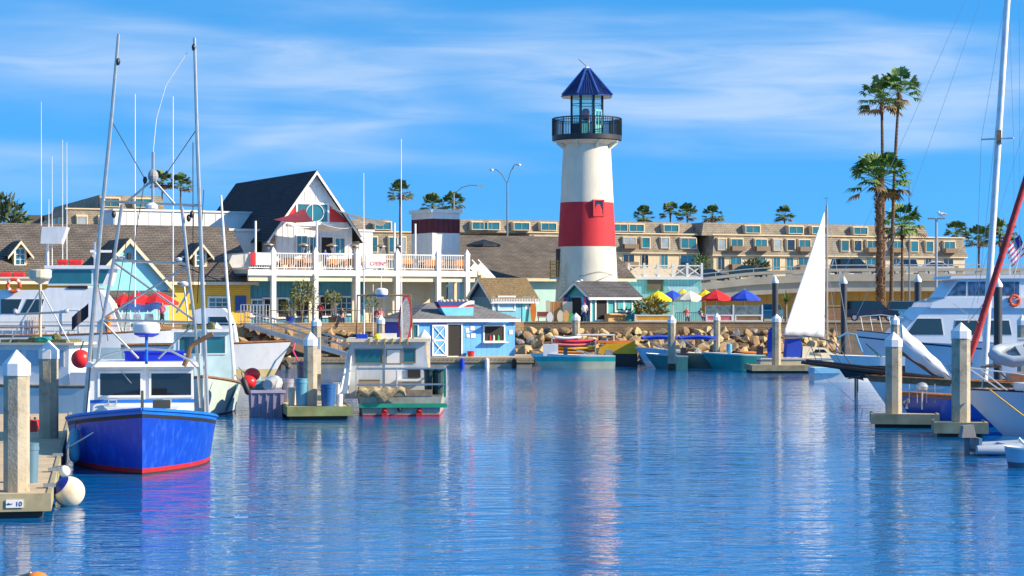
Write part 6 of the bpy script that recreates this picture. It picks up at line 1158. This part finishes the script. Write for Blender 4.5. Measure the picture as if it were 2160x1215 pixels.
t,Ln,sh=skiff('grey green skiff under a bright blue canopy among the moored boats',1426,1545,774,745,147.5,lambda s:[('hull',-.3,('s',-.1),DGB),('gunwale',('s',-.1),('s',0),ALU)],bm=1.0); bimini(t,1.2,4.0,.85,sh,P(0,711,147.5).z)
t,Ln,sh=skiff('teal hulled skiff with a pale stern patch beside the concrete pile',1482,1612,774,746,146,lambda s:[('hull',-.3,('s',-.1),mat('hull_teal_green',(.03,.28,.26),.4)),('gunwale',('s',-.1),('s',0),W)],bm=1.0); part(MB().box(.1,.55,-.25,.25,sh-.1,sh+.55),'outboard',BLACK,t); part(MB().box(.3,1.4,-1.012,-1.0,.1,sh-.12),'stern_patch',CREAM,t); part(MB().lathe([(.1,0),(.22,.15),(.2,.7),(.1,.75)],10,(2.6,.3,sh)),'covered_motor',FL,t)
kayak('red and white kayak resting before the boulders',G(1602,156,.75),3.6,KY[3],R(5)); surfboard('upright blue kayak leaning on the pile beside the sail',G(1627,141,.5),2.6,.6,bim,.1,name='kayak',cat='kayak')
# ---------------------------------------------------------------- small sailing boat with its sail up
sb=T('sailing_dinghy','small cream sailing boat with white mainsail hoisted','boat',G(1600,141.5),R(2)); Ln=G(1800,141.5).x-G(1600,141.5).x
hull(sb,Ln,1.1,.95,1.05,.9,.5,[('hull',-.3,('s',-.2),mat('hull_cream',(.66,.6,.42),.45)),('stripe',('s',-.2),('s',-.12),TEALS),('gunwale',('s',-.12),('s',0),W)],CREAM,cap=(W,.03))
ys=lambda px,py,ly=0:on(sb,px,py,ly)
hs_=part(MB().hexa([(ys(1688,750).x,-.75,.9),(ys(1765,750).x,-.6,.95),(ys(1765,750).x,.6,.95),(ys(1688,750).x,.75,.9),(ys(1690,728).x,-.65,ys(0,731).z),(ys(1738,728).x,-.5,ys(0,735).z),(ys(1738,728).x,.5,ys(0,735).z),(ys(1690,728).x,.65,ys(0,731).z)]),'cabin',CREAM,sb); ywin(hs_,[(ys(1716,745,-.7).x,ys(0,745).z),(ys(1745,745,-.7).x,ys(0,745).z),(ys(1738,738,-.7).x,ys(0,738).z),(ys(1720,738,-.7).x,ys(0,738).z)],-.72)
part(MB().tube([ys(1745,750),ys(1744,432)],.07,8),'mast',mat('mast_tan',(.4,.33,.25),.5),sb,True); part(MB().tube([ys(1650,708),ys(1745,713)],.05,8),'boom',ALU,sb)
A=ys(1741,440);B=ys(1741,711);Cc=ys(1652,706,-1.7)
part(MB().grid(lambda u,v:(lambda p:Vector((p.x,p.y-.16*math.sin(math.pi*min(1,u*1.02))*math.sin(math.pi*v)*(.4+.6*v)-.03*math.sin(u*22+v*5)*v,p.z)))(A.lerp(B.lerp(Cc,u)+Vector((-.25*math.sin(math.pi*u)*0,0,0)),v)),16,20),'mainsail',mat('sail_white',(.78,.78,.77),.75,var=.04),sb,True).modifiers.new('t','SOLIDIFY').thickness=.015
part(MB().tube([ys(1737,418),ys(1748,418)],.015,4).tube([ys(1743,432),ys(1743,416)],.012,4),'wind_vane',BLACK,sb)
part(MB().tube([ys(1745,440),ys(1650,706)],.012,4).tube([ys(1745,450),ys(1796,745)],.02,5).tube([ys(1745,560,.3),ys(1772,745,.3)],.015,5),'shrouds',ALU,sb)
part(MB().hexa([(ys(1655,735).x,-.7,1.0),(ys(1690,735).x,-.7,1.0),(ys(1690,735).x,.7,1.0),(ys(1655,735).x,.7,1.0),(ys(1658,712).x,-.6,ys(0,716).z),(ys(1686,712).x,-.6,ys(0,716).z),(ys(1686,712).x,.6,ys(0,716).z),(ys(1658,712).x,.6,ys(0,716).z)]),'blue_dodger',bim,sb)
# white sloop in front with blue and red gear, pale rental boat with tubular arch
ws=T('day_sloop','low white boat hull with a blue stern band beside the black bowsprit','boat',G(1712,122),R(3)); Ln=G(1880,122).x-G(1712,122).x; hull(ws,Ln,1.0,.85,1.05,.85,.5,[('hull',-.3,('s',-.05),WB),('rub_rail',('s',-.05),('s',0),BLACK)],WB); part(MB().box(-.02,1.6,-.99,.99,.55,.88),'blue_band',LBH,ws)
for px,m_,nm in ((1788,mat('bag_pink',(.6,.03,.15),.7),'pink_bag'),(1808,BLUEP,'blue_bag')): c=on(ws,px,757,-.3); part(MB().box(c.x-.25,c.x+.25,-.5,0,.8,1.4),nm,m_,ws)
ar=[on(ws,p,q,0) for p,q in ((1762,745),(1768,712),(1785,703),(1805,706),(1818,742))]; part(MB().tube(ar,.06,8),'canopy_arch',FL,ws,True)
# black bottomed runabout
ru=T('runabout','white runabout with a black bottom and open windscreen on a lift','boat',G(1905,103),R(177)); Ln=G(1905,103).x-G(1822,103).x+.5
hull(ru,3.2,.95,.7,2.15,2.05,.9,[('bottom',.95,1.6,BLACK),('hull',1.6,('s',0),WB)],WB,zlow=.9,ps=2.2,pw=1.6); part(MB().tube([(1.2,-.7,2.05),(1.9,0,2.7),(1.2,.7,2.05)],.04,6).quad([(1.2,-.65,2.07),(1.2,.65,2.07),(1.85,0,2.65)]),'windscreen',GLASS,ru); 
[part(MB().tube([(x,y,-.5),(x,y,1.05)],.05,6),'lift_post',DWOOD,ru) for x in (.4,2.4) for y in (-.45,.45)]; part(MB().bar((.3,-.4,1.0),(2.6,-.4,1.0),.1,.1),'lift_beam',DWOOD,ru); part(MB().bar((.3,.4,1.0),(2.6,.4,1.0),.1,.1),'lift_beam',DWOOD,ru)
# ---------------------------------------------------------------- motor yacht
my=T('motor_yacht','large white motor yacht with dark windows and enclosed flybridge','boat',G(2330,126),R(184)); Ln=G(2330,126).x-G(1822,126).x
YW=mat('yacht_white',(.58,.64,.7),.25,var=.03,coat=.4); NAVY=mat('navy_line',(.02,.03,.07),.4)
hull(my,Ln,2.4,2.0,3.15,2.1,1.0,[('bottom',-.4,.12,NAVY),('hull',.12,('s',-.5),YW),('navy_stripe',('s',-.5),('s',-.4),NAVY),('bulwark',('s',-.4),('s',-.06),YW),('cap_rail',('s',-.06),('s',0),NAVY)],YW,ps=2.4,pw=1.8,a=.4,zlow=-.4)
ym=lambda px,py,ly=2.1:on(my,px,py,ly)
def ypoly(pl,nm,m_,w_,par=None): return part(MB().xz([(ym(p,q,w_).x,ym(p,q,w_).z) for p,q in pl],-w_,w_),nm,m_,par or my)
dh=ypoly([(1890,720),(1900,705),(1955,648),(2160,640),(2240,640),(2240,735)],'deckhouse',YW,2.0); fb=ypoly([(1962,650),(1968,638),(2000,628),(2240,628),(2240,650)],'upper_deck',YW,2.2); bd=ypoly([(1992,628),(2020,590),(2240,586),(2240,628)],'bridge',YW,1.7); ypoly([(2003,588),(2008,582),(2250,578),(2250,587)],'hardtop',YW,1.9,bd)
for pl in ([(1912,706),(1935,672),(1985,672),(1990,706)],[(2012,706),(2016,676),(2062,676),(2066,706)],[(2075,706),(2080,676),(2128,676),(2134,706)]): ywin(dh,[(ym(p,q,2.02).x,ym(p,q,2.02).z) for p,q in pl],2.0,None,1)
for pl in ([(1998,624),(2020,594),(2038,594),(2038,624)],[(2042,624),(2042,594),(2080,594),(2080,624)],[(2086,624),(2086,594),(2150,594),(2150,624)]): ywin(bd,[(ym(p,q,1.72).x,ym(p,q,1.72).z) for p,q in pl],1.7,mat('curtained_glass',(.03,.07,.16),.08,var=.8,vs=3),1)
ps_=[ym(p,q,1.6) for p,q in ((1812,668),(1860,664),(1900,670),(1950,684))]; part(MB().tube(ps_,.03,6),'bow_rail',ALU,my)
for k in range(7): c=ym(1815+k*20,667,1.6); part(MB().tube([c,(c.x-.15,1.7,c.z-.9)],.02,5),'rail_stanchion',ALU,my)
c=ym(2140,634,2.3); part(torus(MB(),c,.3,.1,0,6.2832,20),'life_ring',mat('life_ring_orange',(0,0,0)),my,True); part(MB().ball(ym(2098,575,0),.35,12,8,(1,1,1.3)),'satellite_dome',YW,my,True)
part(MB().tube([ym(2130,580,0),ym(2130,520,0)],.05,6).tube([ym(2115,535,0),ym(2145,535,0)],.03,6),'signal_mast',ALU,my)
fp=ym(2140,545,0); t=T('flag','stars and stripes flag flying above the motor yacht','flag',my.matrix_world@fp); FR,FW_,FB_=mat('flag_red',(.55,.03,.05),.8),W,mat('flag_blue',(.02,.04,.2),.8)
part(MB().tube([(0,0,-1),(.75,0,1.8)],.025,5),'staff',ALU,t)
for k in range(9): part(MB().grid(lambda u,v:(.7-.9*u-.12*(8-k)*.4,.08*math.sin(u*6),1.5-.9*u-.13*(k+v)),6,1),'stripe',FR if k%2==0 else FW_,t)
part(MB().grid(lambda u,v:(.7-.42*u-.12*(8-4*v)*.4+.02,-.02+.08*math.sin(u*.42/.9*6),1.5-.42*u-.55*v),4,3),'canton',FB_,t)
# ---------------------------------------------------------------- classic boat with black bowsprit, mast, furled sail
an=R(176); cl_=T('classic_yacht','classic sailing yacht with long black bowsprit, tall white mast and furled white sail','boat',fwd(1868,90,an,13),an); Ln=13
hull(cl_,13,1.7,1.3,1.55,1.1,1.3,[('hull',-.3,('s',-.28),mat('hull_pale',(.6,.64,.66),.35)),('wood_sheer',('s',-.28),('s',0),WOOD)],DWOOD,ps=1.9,pw=1.5,a=.35,cap=(WOOD,.05))
yq=lambda px,py,ly=0:on(cl_,px,py,ly)
part(MB().tube([yq(1990,802),yq(1880,788),yq(1690,764)],[.16,.15,.08],8),'bowsprit',mat('black_spar',(.02,.015,.013),.35),cl_,True); part(MB().tube([yq(1700,760,.25),yq(1880,780,.3)],.06,6),'sprit_plank',mat('black_spar',(0,0,0)),cl_)
part(MB().tube([yq(p,q) for p,q in ((1694,708),(1725,712),(1760,722),(1778,745),(1798,772))],.025,6).tube([yq(1705,711),yq(1722,762)],.02,5).tube([yq(1722,714),yq(1735,765)],.02,5).tube([yq(1745,718),yq(1775,768)],.02,5),'pulpit',mat('dark_rail',(0,0,0)),cl_)
part(MB().xz([(yq(p,q).x,yq(p,q).z) for p,q in ((1785,800),(1800,793),(1815,795),(1812,785),(1818,786),(1822,803),(1805,798))],-.05,.05),'anchor',BLACK,cl_); part(MB().tube([yq(1712,775),yq(1780,828),yq(1834,877)],.012,5),'bobstay',STEEL,cl_)
mx0=yq(2080,760).x; part(MB().tube([yq(2075,815),yq(2085,620),yq(2126,-20)],.17,12,r1=.14),'mast',mat('mast_white',(.72,.73,.74),.35,grime=.2,gs=2),cl_,True); part(MB().tube([yq(2070,294,-.5),yq(2138,291,.5)],.04,6),'spreader',ALU,cl_)
part(MB().box(yq(2106,300).x-.1,yq(2106,300).x+.1,-.2,.2,yq(2106,305).z,yq(2106,275).z),'mast_fitting',RU,cl_)
for pts in ([(2120,0),(2070,294),(2058,620)],[(2128,0),(2138,291),(2140,620)],[(2122,60),(2062,640)],[(2036,0),(1695,764)],[(2068,0),(1905,460),(1760,765)],[(2150,0),(2152,700)],[(2160,270),(2040,680)]): part(MB().tube([yq(p,q) for p,q in pts],.011,4),'stay',STEEL,cl_)
def bundle(u,v):
    c=yq(1902,715,-.2).lerp(yq(2015,806,-.2),u); r_=(.42*(1-u)**.7+.16); a_=2*math.pi*v; return c+Vector((0,math.cos(a_)*r_*.55,math.sin(a_)*r_*(1+.12*math.sin(v*40))+.04*math.sin(u*17+v*9)))
part(MB().grid(bundle,14,28),'furled_sail',mat('sail_white',(0,0,0)),cl_,True); part(MB().tube([yq(1900,742,-.25),yq(2016,822,-.25)],.09,8),'boom',WOOD,cl_)
house(cl_,3.5,7.5,.9,1.2,1.7,WOOD,'coachroof')
# blue boat in front of it
an=R(178); bl=T('ketch','blue hulled wooden boat with varnished rail and steel winch at the bow','boat',fwd(1925,78.5,an,7),an); hull(bl,7,1.4,.9,1.3,1.0,1.0,[('bottom',-.35,.0,BLACK),('hull',.0,('s',-.12),mat('ketch_blue',(.02,.1,.5),.3,coat=.3)),('wood_sheer',('s',-.12),('s',0),WOOD)],LBH,ps=2,pw=1.5,a=.3,cap=(WOOD,.05))
c=L(bl,1945,815,78); part(MB().lathe([(.03,-.9),(.04,-.2),(.2,-.12),(.24,0),(.14,.13),(.02,.16)],14,c),'capstan',ALU,bl,True)
for px in (1918,1935,1955,1972): p=L(bl,px,850,78); part(MB().tube([p,p+Vector((0,0,.75))],.02,5),'stanchion',ALU,bl)
part(MB().tube([L(bl,1905,822,78),L(bl,1990,818,78)],.015,5).tube([L(bl,1905,850,78),L(bl,1915,840,78),L(bl,1912,862,78)],.06,6),'lifeline',STEEL,bl); house(bl,1.5,4.5,.8,1.0,1.45,WOOD,'coachroof')
# grey sloop at the right edge
an=R(181); gr=T('grey_sloop','pale grey blue sloop with maroon cove stripe and red furled jib','boat',fwd(2100,72.5,an,9),an); PG=mat('hull_grey_blue',(.42,.52,.62),.35,var=.03,coat=.2)
ptg=hull(gr,9,1.5,1.1,1.72,1.45,2.1,[('bottom',-.35,.0,BLACK),('hull',.0,('s',-.06),PG),('toe_rail',('s',-.06),('s',0),BLACK)],WB,ps=1.9,pw=1.5,a=.3)
part(MB().grid(lambda u,v:ptg(.62+.2*u-.04*v,1.0+.28*v,1)+Vector((0,.012,0)),8,2),'cove_stripe',mat('maroon_paint',(.2,.02,.02),.4),gr)
yg=lambda px,py,ly=0:on(gr,px,py,ly)
part(MB().tube([yg(2046,757),yg(2058,715),yg(2165,375),yg(2230,165)],[.07,.13,.12,.08],10),'furled_jib',mat('jib_red',(.45,.03,.03),.7,var=.2,vs=3,bump=.6,bs=6),gr,True); part(MB().lathe([(.12,-.1),(.14,0),(.12,.1)],12,yg(2044,765)),'furling_drum',BLACK,gr)
for pts in ([(1995,770),(2040,775),(2080,780),(2160,790)],[(2000,772),(2024,818)],[(2014,773),(2036,820)],[(2045,778),(2110,823)],[(2068,779),(2130,828)]): part(MB().tube([yg(p,q,.3) for p,q in pts],.025,6),'pulpit_rail',ALU,gr)
part(MB().box(yg(2040,815).x,yg(2008,815).x,-.2,.2,1.62,1.85),'anchor_roller',STEEL,gr); part(MB().tube([yg(2088,822,1.0),yg(2110,840,1.3),yg(2165,882,1.5)],.03,6),'yellow_line',mat('line_yellow',(.75,.42,.04),.7),gr)
part(MB().tube([yg(2042,680),yg(2075,640)],.02,4).tube([yg(2065,680,.2),yg(2010,640,.2)],.015,4),'sheet_lines',ROPE,gr); part(MB().box(yg(2150,800).x-2.5,yg(2150,800).x,-.8,.8,1.5,1.9),'coachroof',WB,gr)
# inflatables and tender
def inflatable(label,p,rz,ln,wd,m_,r_=.22,motor=None,name='inflatable_dinghy'):
    t=T(name,label,'dinghy',p,rz); pts=[(0,-wd,0),(ln*.7,-wd,.02),(ln*.92,-wd*.55,.1),(ln,0,.16),(ln*.92,wd*.55,.1),(ln*.7,wd,.02),(0,wd,0)]
    part(MB().tube(pts,[r_*.6,r_,r_,r_,r_,r_,r_*.6],12),'tube',m_,t,True); part(MB().box(.1,ln*.85,-wd*.9,wd*.9,-r_*.7,-.02),'floor',mat('dinghy_floor',(.3,.33,.36),.7),t); part(MB().box(.1,.2,-wd*.85,wd*.85,-.1,.35),'transom',GB,t); part(MB().box(ln*.35,ln*.5,-wd*.9,wd*.9,.1,.16),'thwart',mat('dinghy_seat',(.35,.4,.45),.6),t)
    if motor: part(MB().hexa([(-.35,-.2,.35),(.12,-.2,.35),(.12,.2,.35),(-.35,.2,.35),(-.28,-.15,.72),(.05,-.15,.75),(.05,.15,.75),(-.28,.15,.72)]).box(-.2,-.05,-.06,.06,-.6,.35),'outboard',motor,t)
    return t
GI=mat('inflatable_grey',(.36,.42,.5),.5,var=.05)
inflatable('grey inflatable dinghy with covered outboard in front of the grey sloop',G(2048,63.2,.2),R(4),2.9,.62,GI,.22,mat('motor_cover',(.25,.24,.22),.8)); di=inflatable('pale grey inflatable dinghy hoisted on davits behind the grey sloop',P(2200,740,80),R(180),2.0,.6,mat('inflatable_pale',(.36,.42,.48),.5),.24); di.rotation_euler=(R(-25),R(8),R(180))
dv=T('davit','wooden and steel davit frame holding the hoisted dinghy','davit',G(2085,80,1.2)); part(MB().tube([(-.3,0,0),(-.1,0,1.1),(1.4,0,1.3)],.05,6).ball((.35,0,1.25),.18,8,6),'arm',STEEL,dv); part(MB().bar((.4,0,.9),(1.2,0,.1),.12,.05).bar((-.3,0,1.05),(.5,0,1.05),.1,.06),'wood_brace',WOOD,dv)
an=R(180); te=T('tender','small pale blue rowing tender with gear aboard at the right edge','boat',G(2190,58.5),an); hull(te,.9,.6,.45,.62,.55,.15,[('bottom',-.2,.16,mat('tender_dark',(.1,.12,.16),.5)),('hull',.16,('s',-.05),mat('tender_blue',(.3,.5,.62),.4)),('gunwale',('s',-.05),('s',0),W)],GB,zlow=-.15,ps=6,pw=5); part(MB().tube([(.3,.2,.5),(.6,.1,.85)],.04,6).tube([(.2,-.2,.5),(.55,-.1,.8)],.04,6),'oars',W,te)
# ---------------------------------------------------------------- gulls
gm=MB().ball((0,0,.16),.13,10,8,(1.7,.9,.9)); gm.ball((.2,0,.29),.065,8,6,(1.2,1,1)); gull_m=gm.mesh('gull',True); wing=MB().ball((-.08,0,.18),.13,8,6,(1.7,.98,.6)).mesh('wing',True); beak=MB().tube([(.26,0,.29),(.35,0,.27)],.018,5,r1=.004).mesh('beak'); legm=MB().tube([(0,.03,0),(0,.03,.08)],.012,4).tube([(0,-.03,0),(0,-.03,.08)],.012,4).mesh('legs')
def gull(label,p,rz,s=1.0):
    t=T('gull',label,'gull',p,rz); t.scale=(s,s,s)
    part(gull_m,'body',mat('gull_white',(.75,.74,.72),.7),t); part(wing,'wing',mat('gull_grey',(.3,.32,.36),.7),t); part(beak,'beak',UY,t); part(legm,'legs',ORANGE,t); return t
gull('gull standing on the cabin pole behind the blue boat',P(388,607,88),R(0),1.05); gull('gull perched on the T shaped car park lamp',P(1987,458,180),R(180),1.5); gull('gull standing on the upper cross bar of the blue boat frame',P(253,549,62),R(180),.55); gull('gull standing at the right end of the blue boat frame bar',P(378,553,62),R(10),.55)
gull('gull perched on the peak of the teal hut roof',P(1219,603,170),R(20),1.6)

# rows of pieces only a pixel or two wide stay joined
for o in bpy.data.objects:
    if o.parent and o.name.split('.')[0] in ('battens','balusters','gallery_balusters','tile_rolls','bolts','thatch_fringe','leaf_bases','skirt','dead_fronds'): o['kind']='stuff'
